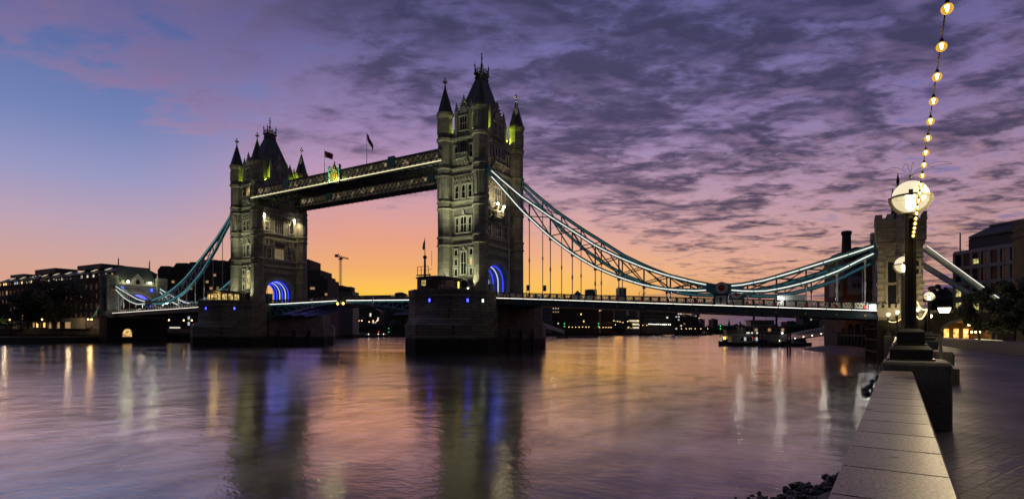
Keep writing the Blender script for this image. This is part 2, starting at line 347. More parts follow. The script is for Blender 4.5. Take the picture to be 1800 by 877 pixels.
def make_tower(name,label):
    root=thing(name,label,'bridge tower',(0,0,0),0,'main towers of the bridge')
    # body: the four faces with the road arch through it
    A=arch_pts(5.0,17.6,4.6)
    poly=[(-7.9,Z0-.6),(-5,Z0-.6)]+A+[(5,Z0-.6),(7.9,Z0-.6),(7.9,53),(-7.9,53)]
    MB().extr(poly,'y',-4.7,4.7).build('body',T['stone'],root)
    # rubble panels, bands and friezes
    for F,hw in ((FW,3.6),(FE,3.6),(FS,6.7),(FN,6.7)):
        m=MB(); r=MB()
        for a,b in BANDS:
            for z,o in ((a,.34),(a+.28,.2),(b,.34),(b-.25,.2)): m.fbox(F,-hw,hw,-.02,o,z-.16,z+.14)
        m.fbox(F,-hw,hw,-.02,.55,52.5,52.9); m.fbox(F,-hw,hw,-.02,.38,52.1,52.5)
        for z0,z1 in ((Z0+.9,26.0),(28.4,35.1),(37.2,43.2)):
            if F in (FS,FN) and z0<20:
                r.fextr(F,[(-6.2,z0),(-5.9,z0)]+arch_pts(5.9,17.6,5.4)+[(5.9,z0),(6.2,z0),(6.2,z1),(-6.2,z1)],-.02,.06)
            else: r.fbox(F,-hw+.5,hw-.5,-.02,.06,z0,z1)
        # corbel table under the third band pair
        n=7 if hw<4 else 13
        for row,(z,o) in enumerate(((42.5,.62),(41.9,.46),(41.3,.3))):
            if F in (FS,FN) and row>1: continue
            for i in range(n):
                u=-hw+.9+(2*hw-1.8)*(i+.5*(row%2))/(n-1) if i<n-1 or not row%2 else None
                if u is not None: m.fbox(F,u-.2,u+.2,0,o,z-.26,z+.26)
        # battlements
        if F in (FS,FN): spans=((-6.6,-3.3),(3.3,6.6))
        else: spans=((-3.6,-2.3),(2.3,3.6))
        for u0,u1 in spans:
            m.fbox(F,u0,u1,-.35,.12,52.9,54.3)
            k=max(1,int((u1-u0)/1.1)); w=(u1-u0)/k
            for i in range(k): m.fbox(F,u0+i*w+.1,u0+i*w+w*.62,-.36,.13,54.3,55.1)
        m.build('string_course',T['ashlar'],root); r.build('rubble_panel',T['rubble'],root)
    # road arch mouldings on both sides
    for F in (FS,FN):
        q=MB()
        for hw,dz,o in ((5.0,0,.32),(5.45,.42,.2)):
            a=arch_pts(hw,17.6,4.6+dz); b=arch_pts(hw+.42,17.6,5.0+dz)
            for i in range(len(a)-1): q.fextr(F,[a[i],b[i],b[i+1],a[i+1]],.065,o)
            q.fbox(F,-hw-.42,-hw,.065,o,Z0-.5,17.6); q.fbox(F,hw,hw+.42,.065,o,Z0-.5,17.6)
        for i in range(11): q.fbox(F,-5.6+i*1.12-.3,-5.6+i*1.12+.3,.065,.4,24.0,25.2)
        q.build('arch_moulding',T['ashlar'],root)
    # steel ribs inside the road arch; added glow strips stand for their lit faces
    for i,y in enumerate((-3.6,-2.1,-.6,.9,2.4,3.9)):
        a=[(x,y,z) for x,z in [(-4.6,Z0+.4)]+arch_pts(4.6,17.6,4.0,18)+[(4.6,Z0+.4)]]
        rb=MB().path(a,.35,.25,up=(0,1,0)).build('arch_rib',T['tealdark'],root)
        a2=[(x*.955,y-.16,z-.12) for x,_,z in a]
        MB().path(a2,.16,.2,up=(0,1,0)).build('light_strip',T['bluew'] if i in (1,3) else T['blue'],rb)
    # corner turrets with spire and cross
    for sx in (-1,1):
        for sy in (-1,1):
            c=(sx*TA,sy*TB); pr=[(2.2,Z0-.4),(2.2,Z0+.5),(1.98,Z0+.8)]
            zz_=[]
            for a,b in BANDS:
                pr+=[(1.92,a-.2),(2.2,a-.1),(2.22,a+.12),(1.98,a+.3),(1.96,b-.3),(2.18,b-.12),(2.2,b+.12),(1.88,b+.4)]
            pr+=[(1.86,52.0),(2.15,52.3),(2.25,52.9),(1.95,53.2),(1.9,57.8),(2.1,58.2),(2.3,58.8),(2.3,59.3),(2.05,59.35)]
            t=MB().lathe(pr,8,c).build('turret',T['stone'],root)
            d=MB()
            for k in range(8):
                an=PI/8+PI/8+k*PI/4
                if c[0]*math.cos(an)+c[1]*math.sin(an)<-1: continue
                R_=1.84; q=Vector((c[0]+R_*math.cos(an),c[1]+R_*math.sin(an),0)); w=.42; tx,ty=-math.sin(an),math.cos(an); ox,oy=math.cos(an)*.13,math.sin(an)*.13
                for z0,z1 in ((37.8,42.9),):      # pointed blind niches
                    P=[(-w,z0),(w,z0),(w*.35,z1-.8),(0,z1),(-w*.35,z1-.8)]
                    d.add([(q.x+tx*u,q.y+ty*u,z) for u,z in P]+[(q.x+tx*u+ox,q.y+ty*u+oy,z) for u,z in P],[[4,3,2,1,0],[5,6,7,8,9]]+[(i,(i+1)%5,(i+1)%5+5,i+5) for i in range(5)])
                for z0,z1 in ((54.2,57.2),):
                    for u0,u1 in ((-.5,-.36),(.36,.5)):
                        d.add([(q.x+tx*u+ox*o,q.y+ty*u+oy*o,z) for z in (z0,z1) for u,o in ((u0,0),(u1,0),(u1,1),(u0,1))],[(0,3,2,1),(4,5,6,7),(0,1,5,4),(1,2,6,5),(2,3,7,6),(3,0,4,7)])
            d.build('niche',T['ashlar'],t)
            sp=MB().lathe([(2.12,59.35),(2.0,59.6),(.22,66.0),(.16,66.1)],8,c).build('spire',T['slate'],t)
            f=MB(); finial_cross(f,c,66.0,1.0); f.build('finial',T['trim'],t)
    # gabled dormers on the four sides
    for F,hw,za in ((FW,2.25,62.2),(FE,2.25,62.2),(FS,3.2,62.6),(FN,3.2,62.6)):
        d=MB(); P=[(-hw,52.9),(hw,52.9),(hw,58.4),(hw-.35,59.2),(hw-.7,59.2),(.3,za-.4),(-.3,za-.4),(-hw+.7,59.2),(-hw+.35,59.2),(-hw,58.4)]
        d.fextr(F,P,-3.2,.06); o=d.build('dormer',T['stone'],root)
        e=MB()
        for s_ in (-1,1):
            c=F[2]+F[1]*.0; e.fbox(F,s_*hw-.38,s_*hw+.38,-.3,.35,52.9,59.6)
            x,y,_=e.fp(F,s_*hw,.02,0); e.lathe([(.5,59.6),(.42,60.0),(.06,61.8)],4,(x,y))
            for k in range(5):
                t=k/5; e.fbox(F,s_*(hw-.6)*(1-t)-.16,s_*(hw-.6)*(1-t)+.16,-.1,.28,59.3+(za-59.3)*t,59.7+(za-59.3)*t)
        e.fbox(F,-.3,.3,-.15,.3,za-.6,za+.2); x,y,_=e.fp(F,0,.05,0); e.lathe([(.3,za+.2),(.22,za+.5),(.05,za+1.2)],4,(x,y))
        e.build('gable_trim',T['ashlar'],o)
        if F in (FW,FE): window(o,('x',F[1],F[2]+F[1]*.065),0,54.6,2.0,3.4,3)
        else:
            for u in (-1.25,1.25): window(o,('y',F[1],F[2]+F[1]*.065),u,54.4,1.5,3.6,2)
        # tracery over the window
        MB().fextr(F,[(-1.3,58.7),(1.3,58.7),(.9,59.9),(0,60.8),(-.9,59.9)],.065,.2).build('tracery',T['trim'],o)
    # main roof
    rf=[(-6.3,6.3,-3.3,3.3,53.2),(-4.5,4.5,-2.6,2.6,62.6),(-1.5,1.5,-.95,.95,70.0)]; q=[(x,y,z) for a,b_,c_,d_,z in rf for x,y in ((a,c_),(b_,c_),(b_,d_),(a,d_))]
    MB().add(q,[(3,2,1,0),(8,9,10,11)]+[(k*4+j,k*4+(j+1)%4,k*4+4+(j+1)%4,k*4+4+j) for k in (0,1) for j in range(4)]).build('roof',T['slate'],root)
    cr=MB().box(-1.7,1.7,-1.1,1.1,70.0,70.3); cr.box(-1.55,1.55,-1.0,1.0,70.3,71.1); cr.box(-1.85,1.85,-1.25,1.25,71.1,71.5)
    crw=cr.build('roof_platform',T['slate'],root)
    g=MB()
    for x in (-1.6,1.6):
        for y in (-1.05,1.05): g.lathe([(.16,71.5),(.1,73.0),(.22,73.2),(.22,73.5),(.08,73.7),(.02,74.6)],6,(x,y))
    for y in (-1.05,1.05):
        g.bar((-1.6,y,72.3),(1.6,y,72.3),.09); 
        for i in range(6): x=-1.35+i*.54; g.bar((x,y,71.5),(x,y,73.0 if i%2 else 72.7),.09)
    for x in (-1.6,1.6):
        g.bar((x,-1.05,72.3),(x,1.05,72.3),.09)
        for i in range(4): y=-.75+i*.5; g.bar((x,y,71.5),(x,y,72.9),.09)
    g.build('roof_cresting',T['iron'],crw)
    f=MB().lathe([(.3,71.5),(.2,73.4),(.42,73.8),(.2,74.2),(.12,75.2),(.3,75.5),(.1,75.8),(.06,76.4),(.22,76.6),(.03,77.3)],8,(0,0)); f.box(-.5,.5,-.07,.07,76.0,76.15)
    f.build('finial',T['gold'],crw)
    # windows of the west (river) face
    Fw=('x',-1,-7.96)
    window(root,Fw,0,18.9,1.5,5.6,2); 
    for u in (-2.3,2.3):
        window(root,Fw,u,18.6,.8,1.8,1); window(root,Fw,u,21.2,.8,1.6,1,pane='win' if u<0 else 'glass'); window(root,Fw,u,23.6,.8,1.5,1)
    d=MB(); a=arch_pts(1.5,15.6,1.9,10); b=arch_pts(1.95,15.6,2.4,10)
    for i in range(10): d.fextr(Fw,[a[i],b[i],b[i+1],a[i+1]],-.02,.35)
    d.fbox(Fw,-1.95,-1.5,-.02,.35,Z0,15.6); d.fbox(Fw,1.5,1.95,-.02,.35,Z0,15.6)
    dr=d.build('doorway',T['trim'],root); MB().fextr(Fw,[(-1.5,Z0)]+a+[(1.5,Z0)],-.01,.05).build('door',T['iron'],dr)
    for u in (-2.6,2.6): window(root,Fw,u,14.4,.7,1.3,1,False)
    window(root,Fw,0,29.3,1.7,3.9,2); 
    for u in (-1.95,1.95): window(root,Fw,u,29.3,.75,3.7,1)
    MB().fextr(Fw,[(-.5,33.7),(.5,33.7),(.2,34.4),(0,35.4),(-.2,34.4)],-.02,.4).build('canopied_niche',T['trim'],root)
    MB().fextr(Fw,[(-.5,25.1),(.5,25.1),(.2,25.5),(0,26.0),(-.2,25.5)],-.02,.4).build('canopied_niche',T['trim'],root)
    for u in (-2.0,0,2.0): window(root,Fw,u,37.8,.95,3.2,1)
    # oriel balcony and the windows over it
    for F_,u_,w_ in ((Fw,0,1.7),(('y',-1,-4.76),0,2.6)):
        o=MB()
        for k,(z,ow) in enumerate(((46.0,.5),(46.4,.8),(46.8,1.1))):
            for i in range(5): u=u_-w_+.2+i*(2*w_-.4)/4; o.fbox(F_,u-.17,u+.17,0,ow,z,z+.42)
        o.fbox(F_,u_-w_,u_+w_,0,1.25,47.2,47.5)
        for i in range(7): u=u_-w_+.12+i*(2*w_-.24)/6; o.fbox(F_,u-.1,u+.1,1.0,1.2,47.5,48.5)
        o.fbox(F_,u_-w_,u_+w_,.95,1.25,48.5,48.75)
        for s_ in (-1,1): o.fbox(F_,u_+s_*w_-.15,u_+s_*w_+.15,0,1.2,47.5,48.5)
        o.build('balcony',T['ashlar'],root)
    window(root,Fw,0,48.3,1.9,3.6,3); 
    for u in (-2.3,2.3): window(root,Fw,u,47.6,.8,3.2,1)
    # south face
    Fs=('y',-1,-4.76)
    for u in (-2.2,-.75,.75,2.2): window(root,Fs,u,48.5,.9,3.3,1)
    for u in (-5,5): window(root,Fs,u,47.8,.9,3.0,1)
    window(root,Fs,0,37.4,3.2,3.9,4)
    for u in (-4.6,4.6): window(root,Fs,u,38,1.3,2.7,2)
    window(root,Fs,0,28.8,3.4,3.6,4,pane='glass')
    for u in (-3.9,3.9): window(root,Fs,u,28.8,1.6,3.2,2,pane='glass')
    q=MB()
    for i in range(6): q.fbox(Fs,-1.9+i*.76-.22,-1.9+i*.76+.22,0,.75,33.6,34.5)
    q.fbox(Fs,-2.3,2.3,0,.9,34.5,34.8)
    for u in (-3.9,3.9,-5.4,5.4): q.fextr(Fs,[(u-.4,32.8),(u+.4,32.8),(u+.3,33.8),(u,35),(u-.3,33.8)],0,.5)
    q.build('bracketed_cornice',T['ashlar'],root)
    return root
near=make_tower('bridge_tower','taller, nearer stone gothic bridge tower whose pinnacles stand highest of all')
far=dup(near,None,(0,L2,0),0,'smaller, farther gothic bridge tower with a blue lit road arch under the walkway end')
for ch in far.children:      # lit rooms of the far tower
    if ch.name.startswith('window'):
        for g in ch.children:
            c=sum((v.co for v in g.data.vertices),Vector())/len(g.data.vertices)
            if (c.x<-7 and 48<c.z<53 and abs(c.y)<1) or (c.x<-7 and 19<c.z<24 and abs(c.y)<1): g.data=g.data.copy(); g.data.materials[0]=T['win']
            if c.y<-4 and 28<c.z<33 and abs(c.x)<2: g.data=g.data.copy(); g.data.materials[0]=T['wdim']
# blue sheds beside the road inside each arch
for yy,lab in ((0,'blue painted steel hut in the road arch of the nearer tower'),(L2,'blue painted steel hut in the road arch of the farther tower')):
    t=thing('road_hut',lab,'hut',(-3.9,yy-4.4,zd(yy)+.05))
    MB().box(-.7,.9,-1.2,.8,0,3.4).box(-.8,1.0,-1.3,.9,3.4,3.6).build('cabin',T['teal'],t); MB().box(-.3,.5,-1.26,-1.2,.2,2.3).build('door',T['tealdark'],t)
# ---- piers
def make_pier(label,yc):
    p=thing('bridge_pier',label,'bridge pier',(0,yc,0),0,'granite piers of the bridge')
    S=lambda x,a,y,b:[(-x,-a),(-y,-b),(y,-b),(x,-a),(x,a),(y,b),(-y,b),(-x,a)]
    up=S(23,4.6,15,10.65); 
    up=[(-22.6,-3.2),(-20,-7.2),(-14,-10.65),(13.2,-10.65),(19.5,-7.2),(22.6,-3.2),(22.6,3.2),(19.5,7.2),(13.2,10.65),(-14,10.65),(-20,7.2),(-22.6,3.2)]
    sc=lambda P,k,j=None:[(x*k,y*(j or k)) for x,y in P]
    m=MB().loft(sc(up,1.015,1.03),up,1,Z0-1.2); m.build('shaft',T['pier'],p)
    m=MB().extr(sc(up,1.012,1.02),'z',Z0-1.2,Z0-.75); m.extr(sc(up,1.004,1.006),'z',Z0-.75,Z0-.1)
    par=sc(up,.998,.995)
    for i in range(12):
        a=Vector(par[i]+(0,)); b=Vector(par[(i+1)%12]+(0,))
        if i in (2,8):    # opening for the road
            for q,r_ in ((a,a.lerp(b,.17)),(a.lerp(b,.83),b)): m.bar(q+Vector((0,0,Z0+.3)),r_+Vector((0,0,Z0+.3)),.5,.8)
        else: m.bar(a+Vector((0,0,Z0+.3)),b+Vector((0,0,Z0+.3)),.5,.8)
    m.build('parapet',T['pier'],p)
    # pointed cutwaters with sloping tops
    for s_,nm in ((-1,'cutwater'),(1,'cutwater')):
        c=MB(); lo=[(s_*12,-10.9),(s_*20,-8.4),(s_*24.6,-4.2),(s_*26.2,0),(s_*24.6,4.2),(s_*20,8.4),(s_*12,10.9)]
        hi=[(s_*12,-10.5),(s_*17,-8.0),(s_*20.5,-3.0),(s_*22.0,0),(s_*20.5,3.0),(s_*17,8.0),(s_*12,10.5)]
        c.loft(lo,lo,-3,6.2); c.loft(lo,hi,6.2,9.4); c.build('cutwater',T['pier'],p)
    b=MB().extr(sc(up,1.025,1.05),'z',-3,2.6); b.loft(sc(up,1.025,1.05),sc(up,1.012,1.03),2.6,3.0); b.build('base_course',T['pier'],p)
    l=MB()
    for k in range(22): l.box(-8.9,-8.3,-11.0,-10.92,k*.5,k*.5+.06)
    for x in (-8.9,-8.3): l.box(x-.05,x+.05,-11.05,-10.9,-.5,11.2)
    l.build('ladder',T['iron'],p)
    for x in (-5,1,7): MB().box(x-.3,x+.3,-11.5,-11.15,-1,5.2).build('fender',plain('fender_timber',(.03,.026,.02),.8),p)
    return p
pn=make_pier('dark granite pier under the nearer tower, standing whole against the water',0); pf=make_pier('dark granite pier under the farther tower with a lit kiosk on top',L2)
def pier_lamp(p,x,y,mt,nm,nrm):
    n=Vector(nrm).normalized(); c=Vector((x,y,Z0-1.9)); 
    o=MB().bar(c,c+n*.35,.55,.8).build('lamp_box',T['iron'],p); MB().bar(c+n*.35,c+n*.42,.42,.66).build('lamp_lens',mt,o)
def edgept(t,i):   # point on the upper west chamfers
    P=[(-22.6,3.2),(-22.6,-3.2),(-20,-7.2),(-14,-10.65)]
    a,b=P[i],P[i+1]; d=Vector((b[0]-a[0],b[1]-a[1],0)); n=Vector((d.y,-d.x,0)).normalized()
    if n.x>0: n=-n
    return a[0]+d.x*t,a[1]+d.y*t,n
bl=emis('blue_pier_lamp',(.03,.04,1),9)
for p in (pn,pf):
    for (i,t,mt) in ((0,.72,bl),(2,.3,bl),(2,.85,T['lampw'] if p is pn else None)):
        if mt is None: continue
        x,y,n=edgept(t,i); pier_lamp(p,x+n.x*.02,y+n.y*.02,emis('pale_pier_lamp',(.8,1,.8),3) if mt is T['lampw'] else mt,'',n)
# ---- deck spans
def parapet(m,la,x,o,y0,y1,n,marks=None):    # x of the wall, o=-1 faces west; posts and lattice panels between y0,y1
    w=(y1-y0)/n
    for i in range(n+1):
        y=y0+i*w; z=zd(y); m.bar((x,y,z),(x,y,z+1.28),.34,.3)
    for z,h in ((.08,.2),(1.2,.16)): m.path([(x,y0+i*(y1-y0)/12,zd(y0+i*(y1-y0)/12)+z) for i in range(13)],.3 if z>1 else .36,h)
    for i in range(n):
        a=y0+i*w+.22; b=y0+(i+1)*w-.22; k=3; q=(b-a)/k
        z=zd((a+b)/2)
        for j in range(k):
            la.bar((x+.03*o,a+j*q,z+.22),(x+.03*o,a+(j+1)*q,z+1.08),.07,.12); la.bar((x+.05*o,a+j*q,z+1.08),(x+.05*o,a+(j+1)*q,z+.22),.07,.12)
        for zz in (.22,1.08): la.bar((x+.03*o,a,z+zz),(x+.03*o,b,z+zz),.09,.08)
        for yy in (a,b): la.bar((x+.03*o,yy,z+.22),(x+.03*o,yy,z+1.08),.09,.08)
HS=[-13.43,-18.9,-24.3,-29.7,-35.1,-40.4,-45.8,-51.2,-56.5]; HS2=[-65.6,-70.5,-75.3,-80.0,-84.2]
def strip_runs(pts,w,h,step=3.6,gap=.14,up=(0,0,1)):
    P=[Vector(p) for p in pts]; m=MB(); cum=[0]
    for a,c in zip(P,P[1:]): cum.append(cum[-1]+(c-a).length)
    def pt(d):
        for i in range(len(P)-1):
            if d<=cum[i+1] or i==len(P)-2: return P[i].lerp(P[i+1],(d-cum[i])/max(1e-6,cum[i+1]-cum[i]))
    n=max(1,int(cum[-1]/step)); q=cum[-1]/n
    for i in range(n): a=pt(i*q+gap/2); c=pt((i+1)*q-gap/2); m.path([a,a.lerp(c,.5) if q<2 else pt((i+.5)*q),c],w,h,up)
    return m
def make_side(label,y0,y1,hangs):
    t=thing('deck_span',label,'bridge deck',(0,(y0+y1)/2,0),0,'suspended side spans of the road deck')
    ys=[y0+(y1-y0)*i/16 for i in range(17)]
    g=MB(); 
    for x in (-9.3,9.3):
        g.path([(x,y,zd(y)-.75) for y in ys],.5,1.5); g.path([(x,y,zd(y)-1.5) for y in ys],1.0,.14); g.path([(x*1.03,y,zd(y)-.12) for y in ys],.7,.2)
    for i in range(32):
        y=y0+(y1-y0)*(i+.5)/32; g.box(-9.05,9.05,y-.2,y+.2,zd(y)-1.5,zd(y)-.2)
        for x in (-9.58,): g.box(x,x+.08,y-.1,y+.1,zd(y)-1.42,zd(y)-.24)
    g.build('girder',T['tealdark'],t,world=True)
    MB().path([(0,y,zd(y)-.1) for y in ys],17.6,.2).build('roadway',T['road'],t,world=True)
    n=round((y1-y0)/1.77)
    for x,o in ((-9.5,-1),(9.5,1)):
        m=MB(); la=MB(); parapet(m,la,x,o,y0,y1,n); pa=m.build('parapet',T['tealdark'],t,world=True); la.build('lattice_panel',T['cream'],pa)
        for v in pa.children[0].data.vertices: v.co.y-=t.location.y
    strip_runs([(-9.98,y,zd(y)-.10) for y in ys],.08,.075).build('light_strip',T['led2'],t,world=True)
    for y in hangs: MB().box(-9.75,-9.6,y-.18,y+.18,zd(y)+.15,zd(y)+.72).build('marker_plate',T['red'],t,world=True)
    if abs(y0)<100 and y0<0:
        for y in hangs[::1]: MB().box(-9.66,-9.56,y-.14,y+.14,zd(y)-1.12,zd(y)-.86).build('bearing_plate',T['gold'],t,world=True)
    return t
mir=lambda y:L2-y
spS=make_side('suspended road deck running from the nearer tower to the gatehouse behind the lamps',-86,-10.7,HS+HS2)
spN=make_side('suspended road deck running from the farther tower to the green-roofed gatehouse',L2+10.7,L2+86,[mir(y) for y in HS+HS2])
# ---- bascules
def make_bascule(label,ya,yb):      # ya pivot end, yb tip
    t=thing('bascule_leaf',label,'bascule',(0,ya,0),0,'opening leaves between the towers')
    ys=[ya+(yb-ya)*i/10 for i in range(11)]; f=lambda y:abs((y-yb)/(ya-yb))
    bot=lambda y: zd(y)-.7-3.5*f(y)**1.7
    g=MB(); w=MB()
    for x in (-7.5,-2.5,2.5,7.5):
        g.path([(x,y,bot(y)) for y in ys],.5,.36); g.path([(x,y,zd(y)-.35) for y in ys],.45,.6)
        if abs(x)>5:
            for i in range(10):
                a,b=ys[i],ys[i+1]
                if zd(a)-bot(a)>1.1:
                    w.bar((x,a,bot(a)),(x,a,zd(a)-.5),.32,.3); w.bar((x,a,zd(a)-.5),(x,b,bot(b)),.28,.26)
    for y in ys: g.bar((-7.5,y,bot(y)),(7.5,y,bot(y)),.3,.25)
    g.build('girder',T['teal'],t,world=True); w.build('web_bracing',T['teal'],t,world=True)
    MB().path([(0,y,zd(y)-.12) for y in ys],14.6,.2).build('roadway',T['road'],t,world=True)
    sf=MB(); 
    for i in range(10):
        for x0,x1 in ((-7.1,-2.8),(-2.2,2.2),(2.8,7.1)):
            a,b=ys[i]+.2,ys[i+1]-.2
            if yb<ya: a,b=ys[i]-.2,ys[i+1]+.2
            sf.add([(x0,a,bot(a)+.3),(x1,a,bot(a)+.3),(x1,b,bot(b)+.3),(x0,b,bot(b)+.3),(x0,a,bot(a)+.36),(x1,a,bot(a)+.36),(x1,b,bot(b)+.36),(x0,b,bot(b)+.36)],[(0,3,2,1),(4,5,6,7),(0,1,5,4),(1,2,6,5),(2,3,7,6),(3,0,4,7)])
    sf.build('soffit_plate',plain('lilac_soffit_paint',(.42,.36,.5),.5,0,.3,1.5),t,world=True)
    n=14
    for x,o in ((-7.7,-1),(7.7,1)):
        m=MB(); la=MB(); parapet(m,la,x,o,min(ya,yb),max(ya,yb),n); pa=m.build('parapet',T['tealdark'],t,world=True); la.build('lattice_panel',plain('grey_ironwork',(.2,.2,.2),.6),pa)
        for v in pa.children[0].data.vertices: v.co.y-=t.location.y
    e=.6 if yb>ya else -.6
    strip_runs([(-7.95,y,zd(y)-.08) for y in ys[:-1]+[yb-e*3]],.08,.1).build('light_strip',T['led2'],t,world=True)
    y=ya+(yb-ya)*.62
    MB().box(-8.05,-7.85,y-.13,y+.13,zd(y)-2.0,zd(y)+1.1).build('tide_gauge_post',T['white'],t,world=True)
    return t
make_bascule('bascule leaf hinged at the nearer tower, closed, lit along its edge',10.75,43.1)
make_bascule('bascule leaf hinged at the farther tower, closed, purple light on its underside',L2-10.75,43.3)
for dy in (-1.1,1.1):
    t=thing('navigation_light','amber navigation lamp hanging under the middle of the bridge, %s of the pair'%('the right-hand one' if dy<0 else 'the left-hand one'),'lamp',(-8.05,43.2+dy,zd(43)-1.0),0,'amber navigation lamps at mid-span')
    MB().box(-.15,.25,-.2,.2,-.3,.45).build('housing',T['iron'],t); MB().ball((-.28,0,0),.3,10,6).build('lens',emis('amber_nav_lamp',(1,.45,.06),14),t)
# ---- suspension chains
SU=[(-6.7,45.0),(-11.1,40.9),(-17,35.86),(-24.6,30.3),(-30,26.7),(-35.4,23.0),(-40.8,20.1),(-46.2,17.65),(-50.7,15.9),(-56.4,14.2),(-60.3,13.25)]
SL=[(-6.7,43.8),(-11.1,39.2),(-17,32.7),(-24.6,25.7),(-30,21.7),(-35.4,18.4),(-40.8,15.95),(-46.2,14.1),(-50.7,13.1),(-56.4,12.65),(-60.3,12.75)]
UU=[(-61.8,13.3),(-64.7,13.45),(-68.5,14.1),(-73,15.3),(-78.7,17.0),(-82.8,18.2),(-86.4,19.4)]
UL=[(-61.8,12.7),(-64,12.35),(-68.2,12.1),(-71.8,12.6),(-75.9,13.6),(-80.1,15.1),(-83.6,16.95),(-86.4,18.3)]
def interp(P,y):
    P=sorted(P)
    for (a,b),(c,d) in zip(P,P[1:]):
        if a<=y<=c: return b+(d-b)*(y-a)/(c-a)
    return P[0][1] if y<P[0][0] else P[-1][1]
def make_chain(label,north,strip):
    t=thing('suspension_chain',label,'suspension chain',(-8.5,(L2 if north else 0),0),0,'suspension chains of the side spans')
    def TR(y,z):
        if not north: return (0,y,z)
        k=min(1,max(0,(-6.7-y)/54.)); return (0,-y,z+(zd(L2-y)-zd(y))*k)
    tr=lambda P:[TR(*p) for p in P]
    dense=lambda P,n=26:[(P[0][0]+(P[-1][0]-P[0][0])*i/n,interp(P,P[0][0]+(P[-1][0]-P[0][0])*i/n)) for i in range(n+1)]
    for nm,P in (('upper_chord',SU),('lower_chord',SL),('upper_chord',UU),('lower_chord',UL)):
        D=tr(dense(P)); a=Vector(D[0]); th=.86 if nm=='lower_chord' else .98
        c=MB().path(D,.55,th*.55); up=[(x,y,z+th*.36) for x,y,z in D]; dn=[(x,y,z-th*.36) for x,y,z in D]
        c.path(up,.8,.2); c.path(dn,.8,.2)
        o=c.build(nm,T['teal'],t)
        if strip(nm,P) is True:
            D2=[(x-.50,y,z-.02) for x,y,z in D[1:-1]]; strip_runs(D2,.06,.17).build('light_strip',T['led'],o)
        elif strip(nm,P) is not None:
            D2=[(x-.33,y,z) for x,y,z in D[1:-1]]; MB().path(D2,.06,.16).build('light_strip',T['teal_glow'] if north else T['teal_glow2'],o)  # teal glow strip added along these chords to brighten their dark paint
        else:
            D2=[(x-.29,y,z) for x,y,z in D[1:-1]]; MB().path(D2,.04,th*.42).build('web_plate',plain('pale_blue_paint',(.25,.5,.52),.5,0,.15,.6),o)
    hh=HS+HS2
    for P,Q,hs in ((SU,SL,HS[:]),(UU,UL,HS2[:-1])):
        pts=[y for y in hs]; w=MB()
        for i,y in enumerate(pts):
            a,b=interp(P,y),interp(Q,y)
            if a-b>.9: w.bar(TR(y,b+.2),TR(y,a-.2),.26,.26,up=(1,0,0))
            if i+1<len(pts):
                y2=pts[i+1]
                w.bar(TR(y,a-.2),TR(y2,interp(Q,y2)+.2),.24,.2,up=(1,0,0)); w.bar(TR(y,b+.2),TR(y2,interp(P,y2)-.2),.2,.18,up=(1,0,0))
        w.build('web_bracing',T['white'] if north else plain('grey_green_bracing_paint',(.22,.25,.22),.5),t)
    for y in hh:
        Q=SL if y>-61 else UL; zt=interp(Q,y); b=zd(y)+.1
        p=TR(y,zt-.1); zb=zd(L2-y) if north else zd(y)
        h=MB().tube([(0,p[1],zb+.1),(0,p[1],p[2]-.3)],.11,8); h.box(-.25,.25,p[1]-.25,p[1]+.25,p[2]-.7,p[2]-.2)
        if p[2]-zb>5: h.lathe([(.16,zb+(p[2]-zb)*.45),(.2,zb+(p[2]-zb)*.45+.2),(.16,zb+(p[2]-zb)*.45+.9)],8,(0,p[1]))
        h.build('hanger',T['white'],t)
    c=TR(-61.05,13.0); j=MB()
    P=[(c[1]-4*s_,c[2]+dz) for s_,dz in ((1,.1),(.35,.75),(0,1.1),(-.35,.75),(-1,.1))]+[(c[1]+4*.9,c[2]-.5),(c[1]+1.1,c[2]-1.2),(c[1]-1.1,c[2]-1.2),(c[1]-4*.9,c[2]-.5)]
    j.extr(P,'x',-.42,.42); jo=j.build('link_joint',T['teal'],t)
    r=MB().ring((-.55,c[1],c[2]),.62,1.15,'x',.2,24).build('roundel',T['white'],jo)
    q=MB(); q.ring((-.5,c[1],c[2]),.02,.62,'x',.16,20); q.build('roundel_boss',T['red'],jo)
    zb=zd(L2+61.05) if north else zd(-61.05)
    if not north: zb=zd(-61.05)
    b=MB().box(-1.3,-.35,c[1]-1.3,c[1]+1.3,zb-.3,c[2]-1.2).box(-1.4,-.3,c[1]-1.5,c[1]+1.5,c[2]-1.35,c[2]-1.15); po=b.build('pedestal',T['tealdark'],t)
    sh=MB().box(-1.36,-1.28,c[1]-.95,c[1]+.95,zb-.1,c[2]-1.5).build('shield_panel',T['white'],po)
    MB().box(-1.42,-1.36,c[1]-.07,c[1]+.07,zb+.15,c[2]-1.75).box(-1.42,-1.36,c[1]-.28,c[1]+.28,c[2]-2.2,c[2]-2.06).build('cross_emblem',T['iron'],sh)
    return t
allstrip=lambda nm,P:True
c1=make_chain('lit suspension chain on the upstream side between the nearer tower and the near gatehouse',False,allstrip)
c2=make_chain('second suspension chain on the downstream side of the near span, behind the lit one',False,lambda nm,P:False); c2.location=(8.5,0,0)
c3=make_chain('teal suspension chain on the upstream side between the farther tower and the green-roofed gatehouse',True,lambda nm,P:P in (UU,UL) or False)
c4=dup(c3,None,(8.5,L2,0),None,'second suspension chain on the downstream side of the far span, half hidden')
